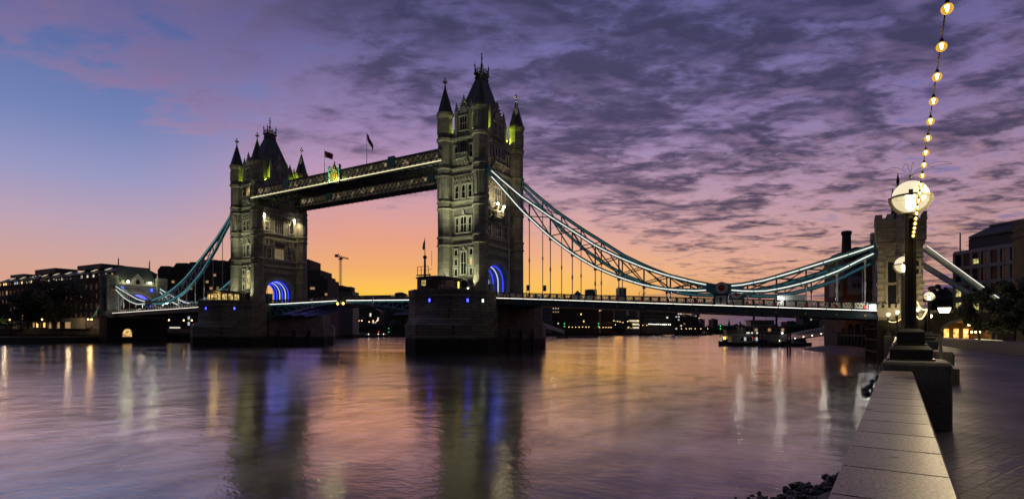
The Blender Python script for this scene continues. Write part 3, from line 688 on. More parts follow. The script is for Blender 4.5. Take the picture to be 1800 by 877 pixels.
# ---- high level walkways
def make_walk(label,xs,detail):
    y0,y1=TB-.4,L2-TB+.4; t=thing('high_walkway',label,'walkway',(xs,L2/2,47.2),0,'high walkways between the towers')
    g=MB(); x0,x1=-1.85,1.85; h=(y1-y0)/2
    for x in (x0,x1): g.box(x-.2,x+.2,-h,h,-.35,0); g.box(x-.16,x+.16,-h,h,.75,.95); g.box(x-.25,x+.25,-h,h,2.85,3.15)
    g.box(x0,x1,-h,h,3.05,3.2)
    for i in range(34):
        y=-h+(i+.5)*2*h/34; g.box(x0,x1,y-.1,y+.1,-.55,-.3)
    g.box(-.12,.12,-h,h,-.62,-.36)
    g.build('truss_frame',T['tealdark'],t)
    MB().box(x0+.21,x1-.21,-h,h,-.3,-.1).build('floor',plain('walkway_soffit_paint',(.2,.22,.18),.6,0,.3,1),t)
    n=44
    for x,o in ((x0,-1),(x1,1)):
        la=MB()
        for i in range(n):
            a=-h+i*2*h/n; b=a+2*h/n
            la.bar((x+.04*o,a,.95),(x+.04*o,b,2.85),.16,.14,up=(1,0,0)); la.bar((x-.06*o,a,2.85),(x-.06*o,b,.95),.16,.14,up=(1,0,0))
            la.box(x-.14,x+.14,a-.06,a+.06,0,.75)
        la.build('lattice',T['tealdark'],t)
    ov=MB()
    for x,o in ((x0,-1),):
        for i in range(n):
            a=-h+(i+.5)*2*h/n; ov.extr([(a+.62*math.cos(k*PI/6),.37+.26*math.sin(k*PI/6)) for k in range(12)],'x',x-.12,x+.05)
    ov.build('oval_panel',T['cream'],t)
    gl=MB(); gl.box(-.95,-.85,-h,h,.3,2.9); gl.build('glazing',glow_mat('walkway_interior_light',(1,.78,.45),.5,.55,.52,.78),t)
    if detail:
        wb=MB().box(x1,4.2,-h,h,-.5,-.4)
        for i in range(30): y=-h+(i+.5)*2*h/30; wb.box(x1,4.2,y-.12,y+.12,-.7,-.5); wb.bar((x1,y,-.58),(4.2,y+(2.3 if i%2 else -2.3),-.58),.12)
        for x in (4.1,): wb.box(x-.1,x+.1,-h,h,-.72,-.5)
        wb.build('wind_bracing',plain('underside_paint',(.16,.17,.13),.6),t)
        MB().box(x0-.52,x0-.42,-h,h,-.12,.02).build('light_strip',T['gold_led'],t)
    for y in (-h*.56,h*.56):
        MB().box(x0-.4,x0+.25,y-1.1,y+1.1,.9,3.7).build('pilaster_box',T['teal'],t)
    return t
wk=make_walk('upstream high walkway with the gilded crest at its middle and a lit lower edge',-8.3,True)
make_walk('downstream high walkway seen below and behind the first, unlit edge',8.3,False)
# crest at mid-span of the upstream walkway: two posts, an ogee frame, a shield with a cross, two winged beasts and a crown-like top
x0=-1.85
cf=MB(); 
for y in (-2.1,2.1): cf.lathe([(.36,-.3),(.36,3.9),(.46,4.0),(.46,4.3),(.3,4.4),(.3,4.6)],8,(x0-.3,y))
cr=cf.build('crest_post',T['teal'],wk)
gr=plain('green_crest_backing',(.10,.2,.12),.5)
MB().box(x0-.3,x0-.15,-1.75,1.75,-.1,3.6).build('crest_backing',gr,wk)
og=MB(); P=[(-1.65,0),(-1.65,1.9),(-1.5,2.5),(-1.05,2.9),(-.7,3.25),(-.3,3.5),(0,3.9),(.3,3.5),(.7,3.25),(1.05,2.9),(1.5,2.5),(1.65,1.9),(1.65,0)]
og.path([(x0-.38,y,z) for y,z in P],.16,.22,up=(1,0,0))
SH=[(-.62,2.3),(.62,2.3),(.62,1.3),(.4,.85),(0,.5),(-.4,.85),(-.62,1.3)]
og.extr(SH,'x',x0-.5,x0-.31)
og.box(x0-.56,x0-.5,-.09,.09,.65,2.25); og.box(x0-.56,x0-.5,-.58,.58,1.5,1.68)
for s_ in (-1,1):
    B=[(.72,.35),(1.05,.3),(1.0,.8),(1.35,1.1),(1.4,1.6),(1.2,1.5),(1.25,2.1),(.95,2.5),(.75,2.3),(.9,1.9),(.72,1.5),(.85,1.0)]
    og.extr([(s_*a,b) for a,b in B],'x',x0-.48,x0-.31)
og.extr([(-1.3,.1),(1.3,.1),(1.2,.32),(-1.2,.32)],'x',x0-.45,x0-.31)
og.lathe([(.5,3.75),(.62,4.0),(.42,4.5),(.18,4.75),(.28,5.0),(.1,5.2),(.22,5.5),(.05,5.8)],8,(x0-.3,0)); 
for i in range(9): y=-1.5+i*.375; og.lathe([(.09,3.6),(.05,3.95),(.11,4.05),(.02,4.2)],5,(x0-.25,y)) if abs(y)>.5 else None
og.build('gilded_crest',T['gold'],wk)
def flag(label,y,hp,colors,droop,kind):
    t=thing('flagpole',label,'flagpole',(-8.3,y,50.4),0,'flagpoles on the upstream walkway')
    MB().tube([(0,0,0),(0,0,hp)],[.09,.05],8).lathe([(.03,hp),(.12,hp+.1),(.02,hp+.25)],6).build('pole',T['white'],t)
    m=MB(); nx,nz=10,6; W_,H_=3.3,1.9
    d=Vector((.25,-.97,0)).normalized()
    P=lambda i,k:(d.x*W_*i/nx*(1-.35*droop)+.16*math.sin(i*.9+k*.3), d.y*W_*i/nx*(1-.35*droop), hp-.15-H_*k/nz*(1-.1*i/nx)-droop*W_*(i/nx)**1.3)
    vs=[P(i,k) for i in range(nx+1) for k in range(nz+1)]; vs2=[(a+.02,b+.005,c) for a,b,c in vs]; n=len(vs)
    m.add(vs+vs2,[])
    for i in range(nx):
        for k in range(nz):
            u=(i+.5)/nx*2-1; v=(k+.5)/nz*2-1
            if kind=='cross': ci=1 if (abs(u)<.18 or abs(v)<.2 or abs(abs(u)-abs(v))<.12) else (2 if abs(abs(u)-abs(v))<.28 or abs(u)<.36 or abs(v)<.42 else 0)
            else: ci=1 if (abs(v)<.25 or abs(u+.1)<.2 or (u<0 and v<0)) else 2
            q=[i*(nz+1)+k,(i+1)*(nz+1)+k,(i+1)*(nz+1)+k+1,i*(nz+1)+k+1]
            m.f.append(q); m.m.append(ci); m.f.append([a+n for a in q[::-1]]); m.m.append(ci)
    fl=[plain('blue_flag_cloth',(.02,.025,.12),.8),plain('red_flag_cloth',(.4,.02,.03),.8),plain('white_flag_cloth',(.4,.38,.4),.8)]
    me=bpy.data.meshes.new('flag_cloth'); me.from_pydata(m.v,[],m.f)
    for c in fl: me.materials.append(c)
    for p,k in zip(me.polygons,m.m): p.material_index=k; p.use_smooth=True
    o=bpy.data.objects.new('flag_cloth',me); COL.objects.link(o); o.parent=t
flag('flagpole on the walkway left of the crest flying a dark blue and red flag',49.9,7.3,None,.35,'cross')
flag('flagpole on the walkway right of the crest flying a drooping red and white flag',32.8,9.3,None,1.1,'plain')
# ---- floodlights on the towers
def flood(label,loc,aim,energy,col=(1,.82,.5)):
    t=thing('floodlight',label,'floodlight',loc,0,'floodlights on the tower faces')
    MB().box(-.5,.5,-.1,1.6,-1.2,-.9).box(-.25,.25,-.1,.1,-2.2,-.9).box(-.35,.35,-.3,.3,-1.0,-.35).build('bracket',T['ashlar'],t)
    MB().ball((0,-.2,.05),.34,10,6).build('lamp_head',T['lampw'],t)
    l=light('SPOT','flood',(loc[0],loc[1]-1.2,loc[2]),energy,col,aim,.3,150,.8); return t
Yf=L2-4.7
flood('floodlight high on the farther tower under the upstream walkway',(-6.4,Yf-1.0,42.6),(-5,Yf,30),1500)
flood('floodlight high on the farther tower under the downstream walkway',(5.2,Yf-1.0,42.6),(5,Yf,30),1500)
flood('left of two floodlights over the lit balcony on the nearer tower',(-2.6,-6.4,36.6),(-2,-5,45),900)
flood('right of two floodlights over the lit balcony on the nearer tower',(-.6,-7.0,36.1),(0,-5,45),700)
t=thing('tower_balcony','small lit stone balcony below the floodlights on the nearer tower','balcony',(-1.6,-4.8,33.4))
MB().box(-1.7,1.7,-1.5,0,0,.3).box(-1.4,1.4,-1.1,0,-.6,0).build('slab',T['ashlar'],t)
b=MB().box(-1.75,1.75,-1.6,-1.4,1.5,1.75)
for i in range(6): b.box(-1.7+i*.66,-1.54+i*.66,-1.58,-1.42,.3,1.5)
b.build('balustrade',T['trim'],t)
light('POINT','balcony_lamp',(-1.6,-7.4,35.2),300,(1,.8,.45),size=.2)
# ---- uplighting of stone and roofs
for yc,k in ((0,1.),(L2,.75)):
    for u,e in ((-4.4,3600),(-1.2,1900),(1.8,1900),(4.6,2000)):
        light('SPOT','tower_uplight',(-12.3,yc+u,14.5),e*k,(.95,1,.64),(-8.6,yc+u*.8,27),.25,84,.9)
    light('SPOT','tower_uplight',(-18.5,yc,18.4),20000*k,(.95,1,.64),(-8,yc,44),.3,46,.9)
    for (x,y,e) in ((-6.75,-3.0,330),(-6.75,3.0,330),(-5.2,-4.05,800),(5.2,-4.05,650),(6.75,-3.0,220),(4.4,-3.9,380)):
        light('POINT','roof_lamp',(x,yc+y,54.3 if abs(x)!=4.4 else 55.4),e,(.72,1,.06),size=.15)
    light('SPOT','pinnacle_lamp',(6.0,yc-6.9,60.0),1800,(1,1,.6),(8.5,yc-5.4,67),.1,30)
    light('POINT','arch_lamp',(0,yc,20.2),190,(.08,.14,1),size=1.2)
    light('POINT','arch_lamp',(3.0,yc-2,18.6),70,(.05,.1,1),size=.9)
light('AREA','bascule_light',(0,L2-16,8.4),130,(.42,.28,1),(0,L2-24,14),sx=13,sy=9)
light('POINT','crest_lamp',(-12.6,43.2,48.0),900,(1,1,.45),size=.2)
for y in (L2+22,L2+36,L2+50,L2+64,L2+76): light('POINT','chain_fill',(-7.4,y,zd(y)+1.4),620,(.9,1,.95),size=.2)  # added point lights along both side spans brighten chain bracing and hangers
for y in (-64,-71,-78,-83.5): light('POINT','chain_fill',(-7.4,y,zd(y)+1.3),170,(1,.97,.85),size=.2)
for y in (-24,-38,-52): light('POINT','chain_fill',(-7.4,y,zd(y)+1.3),110,(1,.97,.9),size=.2)
# ---- near pier control cabin and mast
t=thing('control_cabin','flat-roofed control cabin on the nearer pier with one lit window','cabin',(-17.2,1.0,Z0+.3))
P=[(-4.2,-1.6),(-3.2,-3.6),(4.6,-3.6),(4.6,3.4),(-3.2,3.4),(-4.2,1.6)]
MB().extr(P,'z',0,3.1).build('wall',plain('brown_cabin_panel',(.10,.07,.05),.7),t)
MB().extr([(x*1.05,y*1.08) for x,y in P],'z',3.1,3.4).lathe([(3.0,3.4),(2.2,3.7),(.6,3.85)],10,(0,0)).lathe([(.2,3.8),(.15,4.3)],6,(-1.5,1)).lathe([(.2,3.8),(.15,4.3)],6,(1.6,-1)).build('roof',T['iron'],t)
for y,mt in ((-1.2,'glass'),(.6,'win'),):
    w=MB().box(-4.26,-4.2,y-.6,y+.6,1.3,2.5).build('window',T[mt],t)
w=MB().box(3.2,3.7,-3.68,-3.6,.9,2.6).build('window',emis('amber_lit_pane',(1,.62,.08),2.2),t)
w=MB().box(-1.6,1.6,-3.66,-3.6,1.2,2.5).build('window',T['glass'],t)
rl=MB()
for k in range(12): a=k/11; rl.bar((-6+a*12,-5.2,-.1),(-6+a*12,-5.2,1.1),.08)
rl.bar((-6,-5.2,1.1),(6,-5.2,1.1),.08); rl.bar((-6,-5.2,.6),(6,-5.2,.6),.05)
rl.build('railing',T['white'],t)
t=thing('signal_mast','signal mast with a yardarm platform and a limp flag beside the control cabin','mast',(-20.6,1.9,Z0+.3))
MB().tube([(0,0,0),(0,0,8.2)],[.3,.22],8).lathe([(.45,7.6),(.45,8.1),(.2,8.3)],8).tube([(0,0,8.2),(0,0,12.4)],[.1,.05],6).build('pole',T['iron'],t)
m=MB().box(-.5,.5,-1.0,2.2,3.7,3.9)
for y in (-1,.1,1.1,2.2): m.bar((0,y,3.9),(0,y,5.8),.1)
m.bar((0,-1,5.8),(0,2.2,5.8),.1); m.bar((0,-1,4.9),(0,2.2,4.9),.06); m.bar((0,-2.0,5.7),(0,-2.0,9.2),.06); m.bar((0,-2,5.0),(0,-1,5.0),.08)
m.build('platform',T['iron'],t)
fm=MB(); fm.extr([(0,12.1),(.5,11.2),(.75,9.9),(.3,9.5),(.05,10.0)],'x',-.03,.03); fm.build('flag_cloth',plain('pale_flag_cloth',(.4,.3,.25),.8),t)
# ---- kiosk on the far pier
t=thing('pier_kiosk','brightly lit glazed kiosk with a flat roof on the farther pier','kiosk',(-16.2,L2+1.0,Z0+.3))
MB().box(-3.6,4.2,-4.4,4.6,3.0,3.35).build('roof',T['iron'],t)
MB().box(-2.6,3.6,-3.6,3.8,0,3.0).build('room',plain('tan_kiosk_wall',(.4,.3,.16),.7),t)
for i,(y,mt) in enumerate(((-2.6,'win'),(-.9,'winw'),(1.0,'win'),(2.8,'winw'))):
    w=MB().box(-2.75,-2.6,y-.75,y+.75,.4,2.6).build('window',T['iron'],t); MB().box(-2.82,-2.75,y-.65,y+.65,.5,2.5).build('pane',glow_mat('kiosk_light',(1,.66,.2),1.1,1.4,.35,.65),w)
for x in (-1.6,.4,2.4): MB().box(x-.7,x+.7,-3.72,-3.6,.5,2.5).build('window',glow_mat('kiosk_light_2',(1,.72,.25),.9,1.4,.35,.65),t)
m=MB()
for k in range(9): m.bar((-4.6,-5+k*1.25,0),(-4.6,-5+k*1.25,1.1),.07)
m.bar((-4.6,-5,1.1),(-4.6,5,1.1),.08); m.build('railing',T['white'],t)
light('POINT','kiosk_lamp',(-20.4,L2-1,Z0+3.2),150,(1,.7,.25),size=.3)
# ---- gatehouses (abutment towers): local y=0 is the river face, +y runs inland, z from deck level
def make_gate(name,label,loc,rz):
    g=thing(name,label,'gatehouse',loc,rz,'gatehouses at the ends of the bridge'); D=5.9
    zb=-13
    P=[(-8,zb),(-5.6,zb),(-5.6,zb+.01)]
    poly=[(-8,-.3),(-6,-.3)]+arch_pts(6.0,3.0,5.4,16)+[(6,-.3),(8,-.3),(8,11.8),(-8,11.8)]
    MB().extr(poly,'y',.6,D-.6).build('body',T['stone'],g)
    lo=[(-11.6,zb),(-4.6,zb),(-4.6,-6.9)]+arch_pts(2.6,-7.4,2.0,8,-2.0)+[(2,-7.0),(2,zb),(11.6,zb),(11.6,-.3),(-11.6,-.3)]
    MB().box(-11.6,11.6,-.2,D+.2,zb,-1.7).build('base',T['pier'],g)
    for s_ in (-1,1):
        c=(s_*9.6,D/2); tw=MB()
        x0,x1=sorted((s_*7.8,s_*11.3))
        tw.box(x0,x1,0,D,-1.75,10.6); tw.box(x0-.2,x1+.2,-.2,D+.2,4.0,4.4); tw.box(x0-.12,x1+.12,-.12,D+.12,8.2,8.5); tw.box(x0-.25,x1+.25,-.25,D+.25,10.4,10.9)
        tw.box(x0-.05,x1+.05,-.05,D+.05,10.9,14.2)
        for y0,y1 in ((-.45,1.9),(2.2,4.2),(4.5,D+.45)): tw.box(x0-.3,x1+.3,y0,y1,11.0,14.4) if True else 0
        t=tw.build('flank_turret',T['stone'],g)
        b=MB()
        for y0,y1 in ((-.5,.5),(1.1,2.0),(2.7,3.7),(4.4,5.3),(5.9,D+.5)):
            b.box(x0-.35,x1+.35,y0,y1,14.4,15.5)
        b.box(x0-.42,x1+.42,-.55,D+.55,14.2,14.5); b.box(x0-.38,x1+.38,-.5,D+.5,12.9,13.1)
        b.build('battlement',T['ashlar'],t)
        xo=s_*11.3
        F=('x',s_,xo+s_*.31)
        n=MB()
        for u in (3.2,):
            n.fbox(F,u-.12,u+.12,0,.05,11.6,12.7); n.fbox(F,u-.3,u+.3,0,.05,12.0,12.2)
        n.build('arrow_slit',T['iron'],t)
        F=('x',s_,xo)
        w=MB(); w.fbox(F,1.0,1.25,-.05,.12,1.0,8.0); w.fbox(F,2.4,2.65,-.05,.12,.0,8.0)
        w.build('pilaster',T['ashlar'],t); MB().fbox(F,1.25,2.4,-.05,.06,.9,7.6).build('recess_shade',T['glass'],t)  # dark panel between the pilasters stands for the recess in shade
        by=MB().lathe([(1.25,-1.7),(1.25,-.9),(1.1,-.6),(1.1,8.1),(1.3,8.3),(1.3,8.6),(1.1,8.8),(1.1,10.4),(1.35,10.7),(1.35,11.1),(1.2,11.2),(1.2,14.3),(1.38,14.4),(1.38,14.7),(1.2,14.7),(1.2,15.9)],8,(xo,3.55)); by.build('stair_bay',T['stone'],t)
        cq=MB()
        for k in range(12):
            cq.fbox(F,-.06,.55 if k%2 else .9,-.02,.1,-1.2+k*.95,-1.2+k*.95+.5); cq.fbox(F,D-.55 if k%2 else D-.9,D+.06,-.02,.1,-1.2+k*.95,-1.2+k*.95+.5)
        cq.build('quoin',T['ashlar'],t)
        window(t,F,5.1,5.6,.5,2.2,1,transom=False); 
        q=MB(); q.fbox(F,-.2,3.0,-.05,.7,-1.0,.3)
        for u in (.1,1.0,1.9,2.7): q.fbox(F,u-.25,u+.25,.2,.72,.3,.9)
        q.build('low_battlement',T['ashlar'],t)
    # steep roof between the turrets
    r=MB(); r.add([(-8,.4,12),(8,.4,12),(8,D-.4,12),(-8,D-.4,12),(-6.0,D/2,19.6),(6.0,D/2,19.6)],[(0,1,5,4),(2,3,4,5),(1,2,5),(3,0,4),(3,2,1,0)])
    ro=r.build('roof',T['slate'],g)
    f=MB()
    for x in (-6,6): f.lathe([(.3,19.3),(.18,20.6),(.35,20.9),(.12,21.2),(.25,21.8),(.04,23.3)],6,(x,D/2))
    f.box(-6,6,D/2-.1,D/2+.1,19.5,19.8); f.build('finial',T['iron'],ro)
    d=MB().extr([(-2.2,11.6),(2.2,11.6),(2.2,14.2),(0,16.8),(-2.2,14.2)],'y',-.05,3.0); do=d.build('dormer',T['ashlar'],g)
    MB().extr([(-.8,12.4),(.8,12.4),(.8,13.6),(0,14.6),(-.8,13.6)],'y',-.1,-.05).build('window',T['glass'],do)
    p=MB(); 
    for F,s_ in ((('y',-1,.6),0),(('y',1,D-.6),0)):
        a=arch_pts(6.0,3.0,5.4,16); b=arch_pts(7.0,3.0,6.3,16)
        for i in range(16): p.fextr(F,[a[i],b[i],b[i+1],a[i+1]],.01,.5)
        p.fbox(F,-8,8,.0,.6,10.9,11.3); p.fbox(F,-8,8,-.3,.3,11.8,12.8)
        for i in range(9): p.fbox(F,-7.6+i*1.9-.5,-7.6+i*1.9+.5,-.31,.31,12.8,13.6)
    p.build('arch_moulding',T['ashlar'],g)
    for i,y in enumerate((1.2,2.4,3.6,4.8)):
        a=[(x,y,z) for x,z in arch_pts(5.75,3.0,5.1,16)]
        rb=MB().path(a,.3,.25,up=(0,1,0)).build('arch_rib',T['tealdark'],g)
        MB().path([(x*.96,y-.16,z-.1) for x,_,z in a[8:] if True],.2,.26,up=(0,1,0)).build('light_strip',emis('dim_blue_led',(.12,.12,1),1.6),rb)
    return g
gS=make_gate('bridge_gatehouse','battlemented stone gatehouse at the near end of the bridge behind the tall lamp post',(0,-86,8.25),PI)
gN=make_gate('bridge_gatehouse','stone gatehouse with a green lit roof at the far end of the bridge',(0,173.3,12.1),0)
for ch in gN.children: pass
for x in (-4.2,4.2):
    p=Vector((x,173.3-1.0,12.1+12.7))
    t=thing('floodlight','floodlight on the roof parapet of the green-roofed gatehouse, %s of its dormer'%('left' if x<0 else 'right'),'floodlight',p,0,'floodlights on the gatehouse parapet')
    MB().box(-.3,.3,0,.5,-.3,.15).build('bracket',T['iron'],t); MB().ball((0,-.1,.45),.42,10,6).build('lamp_head',emis('gate_lamp',(1,.88,.6),26),t)
    light('POINT','gate_lamp',(x*1.35,171.9,26.3),130,(.7,1,.42),size=.3); light('POINT','gate_lamp',(x,176,27.5),200,(.65,1,.35),size=.3)
for x in (-5.6,5.6):
    t=thing('blue_lantern','blue lantern over the arch of the green-roofed gatehouse, the %s one'%('left' if x<0 else 'right'),'lantern',(x,173.6,21.6),0,'blue lanterns on the gatehouse')
    MB().box(-.3,.3,-.25,.25,-.2,0).box(-.3,.3,-.25,.25,1.7,1.9).build('cap',T['iron'],t); MB().box(-.25,.25,-.2,.2,0,1.7).build('lens',emis('deep_blue_lamp',(.02,.06,1),4),t)
light('POINT','gate_arch_lamp',(-1,176.5,18),260,(.35,.3,1),size=.4); light('POINT','gate_arch_lamp2',(0,171.2,16.5),240,(1,.8,.6),size=.4)
light('POINT','gate_roof_lamp',(-2,-89,24.5),300,(.4,1,.3),size=.3)
light('SPOT','gate_wash',(-20,-91.5,3.6),5200,(1,.76,.40),(-11,-89,10.5),.3,66,1)
# approach (land) ties behind the near gatehouse, and one behind the left-hand one
def tie(label,x,a,b,lit):
    t=thing('land_tie',label,'chain tie',(x,a[0],a[1]),0,'inclined land ties of the suspension chains')
    d=(0,b[0]-a[0],b[1]-a[1]); P=[(0,0,0),d]
    m=MB(); n=Vector((0,-d[2],d[1])).normalized()
    for s_ in (-.4,.4): m.bar(Vector(P[0])+n*s_,Vector(P[1])+n*s_,.6,.16,up=n)
    m.build('flange',T['teal'],t); MB().bar(P[0],P[1],.4,.64,up=n).build('web_plate',plain('tie_white_paint',(.55,.55,.5),.5),t)
    if lit: MB().bar(Vector((-.4,0,0))-n*.36,Vector((-.4,d[1],d[2]))-n*.36,.06,.1,up=n).build('light_strip',T['led'],t)
tie('sloping lit land tie from the near gatehouse down behind the riverside tree, upper of two',-8.5,(-92.4,18.3),(-106.0,5.0),True)
tie('sloping land tie from the near gatehouse, lower and farther of two',8.5,(-92.4,18.3),(-108.0,5.5),False)
tie('sloping land tie left of the green-roofed gatehouse',-8.5,(179.9,21.0),(192.0,10.5),False)
# traffic lights and a coach on the near span
for y,lab in ((-17.3,'traffic signal on the near span, the one nearer the tower'),(-21.6,'traffic signal on the near span, the one farther from the tower')):
    t=thing('traffic_light',lab,'traffic light',(-7.0,y,zd(y)),0,'traffic signals on the bridge')
    MB().tube([(0,0,0),(0,0,3.2)],.07,6).build('pole',T['iron'],t); h=MB().box(-.2,.2,-.75,-.2,1.9,3.2)
    for z in (2.05,2.45,2.85): h.box(-.12,.12,-1.0,-.7,z+.15,z+.25)
    h.build('signal_head',T['iron'],t)
t=thing('van','pale van half hidden by the parapet of the near span near the gatehouse','van',(-5.6,-72,zd(-72)+.02))
MB().box(-.95,.95,-3.2,1.6,.35,2.3).extr([(1.6,.35),(3.0,.35),(3.0,1.1),(2.3,1.35),(1.75,2.2),(1.6,2.3)],'x',-.93,.93).build('body',plain('pale_van_paint',(.34,.36,.38),.4),t)
MB().extr([(1.7,1.35),(2.25,1.35),(1.75,2.1),(1.7,2.1)],'x',-.96,.96).build('window',T['glass'],t)
for x in (-.82,.82):
    for y in (-2.0,2.0): MB().extr([(y+.36*math.cos(k*PI/8),.36+.36*math.sin(k*PI/8)) for k in range(16)],'x',x-.14,x+.14).build('wheel',T['iron'],t)
# ================================================================== water, ground, foreground
HW=TH-math.radians(34.56); U=Vector((math.cos(HW),math.sin(HW),0)); V=Vector((-U.y,U.x,0)); ZG=2.93; ZW=4.0
def wl(s_,t,z): return Vector((CX,CY,0))+U*s_+V*t+Vector((0,0,z))
def water_mat():
    m,t,b=nmat('river_water'); N=t.nodes; L=t.links
    b.inputs['Base Color'].default_value=(.012,.013,.014,1); b.inputs['Roughness'].default_value=.16; b.inputs['IOR'].default_value=2.1
    tc=N.new('ShaderNodeTexCoord')
    def nz(scale,sc,rot,det,dist=0.):
        mp=N.new('ShaderNodeMapping'); mp.inputs[3].default_value=sc; mp.inputs[2].default_value=(0,0,rot); L.new(tc.outputs['Object'],mp.inputs[0])
        n=N.new('ShaderNodeTexNoise'); n.inputs['Scale'].default_value=scale; n.inputs['Detail'].default_value=det; n.inputs['Roughness'].default_value=.6; n.inputs['Distortion'].default_value=dist
        L.new(mp.outputs[0],n.inputs['Vector']); return n.outputs[0]
    def mm(op,a,c):
        q=N.new('ShaderNodeMath'); q.operation=op
        for i,v in enumerate((a,c)):
            if isinstance(v,(int,float)): q.inputs[i].default_value=v
            else: L.new(v,q.inputs[i])
        return q.outputs[0]
    big=nz(.05,(1,.6,1),.4,3,.5); mid=nz(.42,(1,.62,1),.25,5,.6); sml=nz(2.6,(1,.55,1),.1,5,.3)
    h=mm('ADD',mm('ADD',mm('MULTIPLY',mid,.6),mm('MULTIPLY',sml,.2)),mm('MULTIPLY',big,.7))
    bp=N.new('ShaderNodeBump'); bp.inputs['Strength'].default_value=.145; bp.inputs['Distance'].default_value=.5; L.new(h,bp.inputs['Height'])
    r=N.new('ShaderNodeMapRange'); r.inputs[1].default_value=.35; r.inputs[2].default_value=.7; r.inputs[3].default_value=.10; r.inputs[4].default_value=.19; L.new(big,r.inputs[0])
    # silty water: a dark body under a surface that mirrors more and more towards grazing
    N.remove(b); df=N.new('ShaderNodeBsdfDiffuse'); df.inputs[0].default_value=(.02,.018,.014,1); gl=N.new('ShaderNodeBsdfGlossy'); gl.inputs[0].default_value=(1,.96,.91,1); L.new(r.outputs[0],gl.inputs['Roughness'])
    lw=N.new('ShaderNodeLayerWeight'); lw.inputs[0].default_value=.5
    ruf=nz(.33,(.55,1,1),-HW+.1,6,.4); rr=N.new('ShaderNodeMapRange'); rr.inputs[1].default_value=.34; rr.inputs[2].default_value=.66; rr.inputs[3].default_value=.72; rr.inputs[4].default_value=1.24; L.new(ruf,rr.inputs[0])
    f=mm('ADD',mm('MULTIPLY',mm('MULTIPLY',mm('POWER',lw.outputs['Facing'],4.4),1.45),rr.outputs[0]),.015)
    cl=N.new('ShaderNodeClamp'); L.new(f,cl.inputs[0]); f=cl.outputs[0]
    mx=N.new('ShaderNodeMixShader'); L.new(f,mx.inputs[0]); L.new(df.outputs[0],mx.inputs[1]); L.new(gl.outputs[0],mx.inputs[2])
    for q in (df,gl): L.new(bp.outputs[0],q.inputs['Normal'])
    L.new(mx.outputs[0],N['Material Output'].inputs[0])
    return m
w=MB().add([(-6000,-9000,0),(12000,-9000,0),(12000,9000,0),(-6000,9000,0)],[(0,1,2,3)]).build('water',water_mat()); tag(w,kind='structure')
grnd=plain('dark_ground',(.05,.048,.042),.9,0,.3,.05)
def sheet(name,pts,z,mat,zb=-2):
    o=MB().extr([(p[0],p[1]) for p in pts],'z',zb,z).build(name,mat); tag(o,kind='structure'); return o
far=9000
sheet('north_bank_ground',[(-700,150),(-200,167),(-60,176),(20,184),(110,215),(216,256),(330,262),(450,215),(564,165),(842,118),(1172,25),(1500,-120),(2600,-700),(9000,-2500),(9000,9000),(-700,9000)],2.6,grnd)
# south bank: the quay inland of the river wall, then wharves downstream
q0=wl(-30,-.2,0); q1=wl(112,-.2,0)
def pav_mat():
    m,t,b=nmat('wet_stone_paving'); N=t.nodes; L=t.links
    tc=N.new('ShaderNodeTexCoord'); mp=N.new('ShaderNodeMapping'); mp.inputs[2].default_value=(0,0,-HW+.35); L.new(tc.outputs['Object'],mp.inputs[0])
    br=N.new('ShaderNodeTexBrick'); L.new(mp.outputs[0],br.inputs['Vector']); br.inputs['Scale'].default_value=1; br.inputs['Brick Width'].default_value=.62; br.inputs['Row Height'].default_value=.21; br.inputs['Mortar Size'].default_value=.014; br.inputs['Mortar Smooth'].default_value=.4
    br.inputs['Color1'].default_value=(.045,.042,.04,1); br.inputs['Color2'].default_value=(.03,.029,.029,1); br.inputs['Mortar'].default_value=(.012,.012,.012,1)
    n=N.new('ShaderNodeTexNoise'); n.inputs['Scale'].default_value=.5; n.inputs['Detail'].default_value=6; L.new(tc.outputs['Object'],n.inputs['Vector'])
    x=N.new('ShaderNodeMix'); x.data_type='RGBA'; x.blend_type='MULTIPLY'; x.inputs[0].default_value=.8; L.new(br.outputs[0],x.inputs[6]); L.new(n.outputs[0],x.inputs[7]); L.new(x.outputs[2],b.inputs['Base Color'])
    r=N.new('ShaderNodeMapRange'); r.inputs[1].default_value=.3; r.inputs[2].default_value=.7; r.inputs[3].default_value=.28; r.inputs[4].default_value=.55; L.new(n.outputs[0],r.inputs[0]); L.new(r.outputs[0],b.inputs['Roughness'])
    n2=N.new('ShaderNodeTexNoise'); n2.inputs['Scale'].default_value=9; n2.inputs['Detail'].default_value=4; L.new(tc.outputs['Object'],n2.inputs['Vector'])
    a=N.new('ShaderNodeMath'); a.operation='MULTIPLY_ADD'; L.new(br.outputs['Fac'],a.inputs[0]); a.inputs[1].default_value=-1.; L.new(n2.outputs[0],a.inputs[2])
    bp=N.new('ShaderNodeBump'); bp.inputs['Strength'].default_value=1; bp.inputs['Distance'].default_value=.02; L.new(a.outputs[0],bp.inputs['Height']); L.new(bp.outputs[0],b.inputs['Normal'])
    return m
sheet('pavement',[(q0.x,q0.y),(q1.x,q1.y),(q1.x,-400),(q0.x,-400)],ZG,pav_mat(),1.0)
sheet('south_bank_ground',[(q1.x+.01,-96),(28,-94),(34,-80),(130,-86),(200,-95),(420,-190),(700,-330),(1100,-600),(9000,-6000),(-4000,-6000),(-4000,-400.01),(q1.x+.01,-400.01)],2.8,grnd)
mud=plain('foreshore_mud',(.045,.04,.035),.6,0,.4,.8,.8,3)
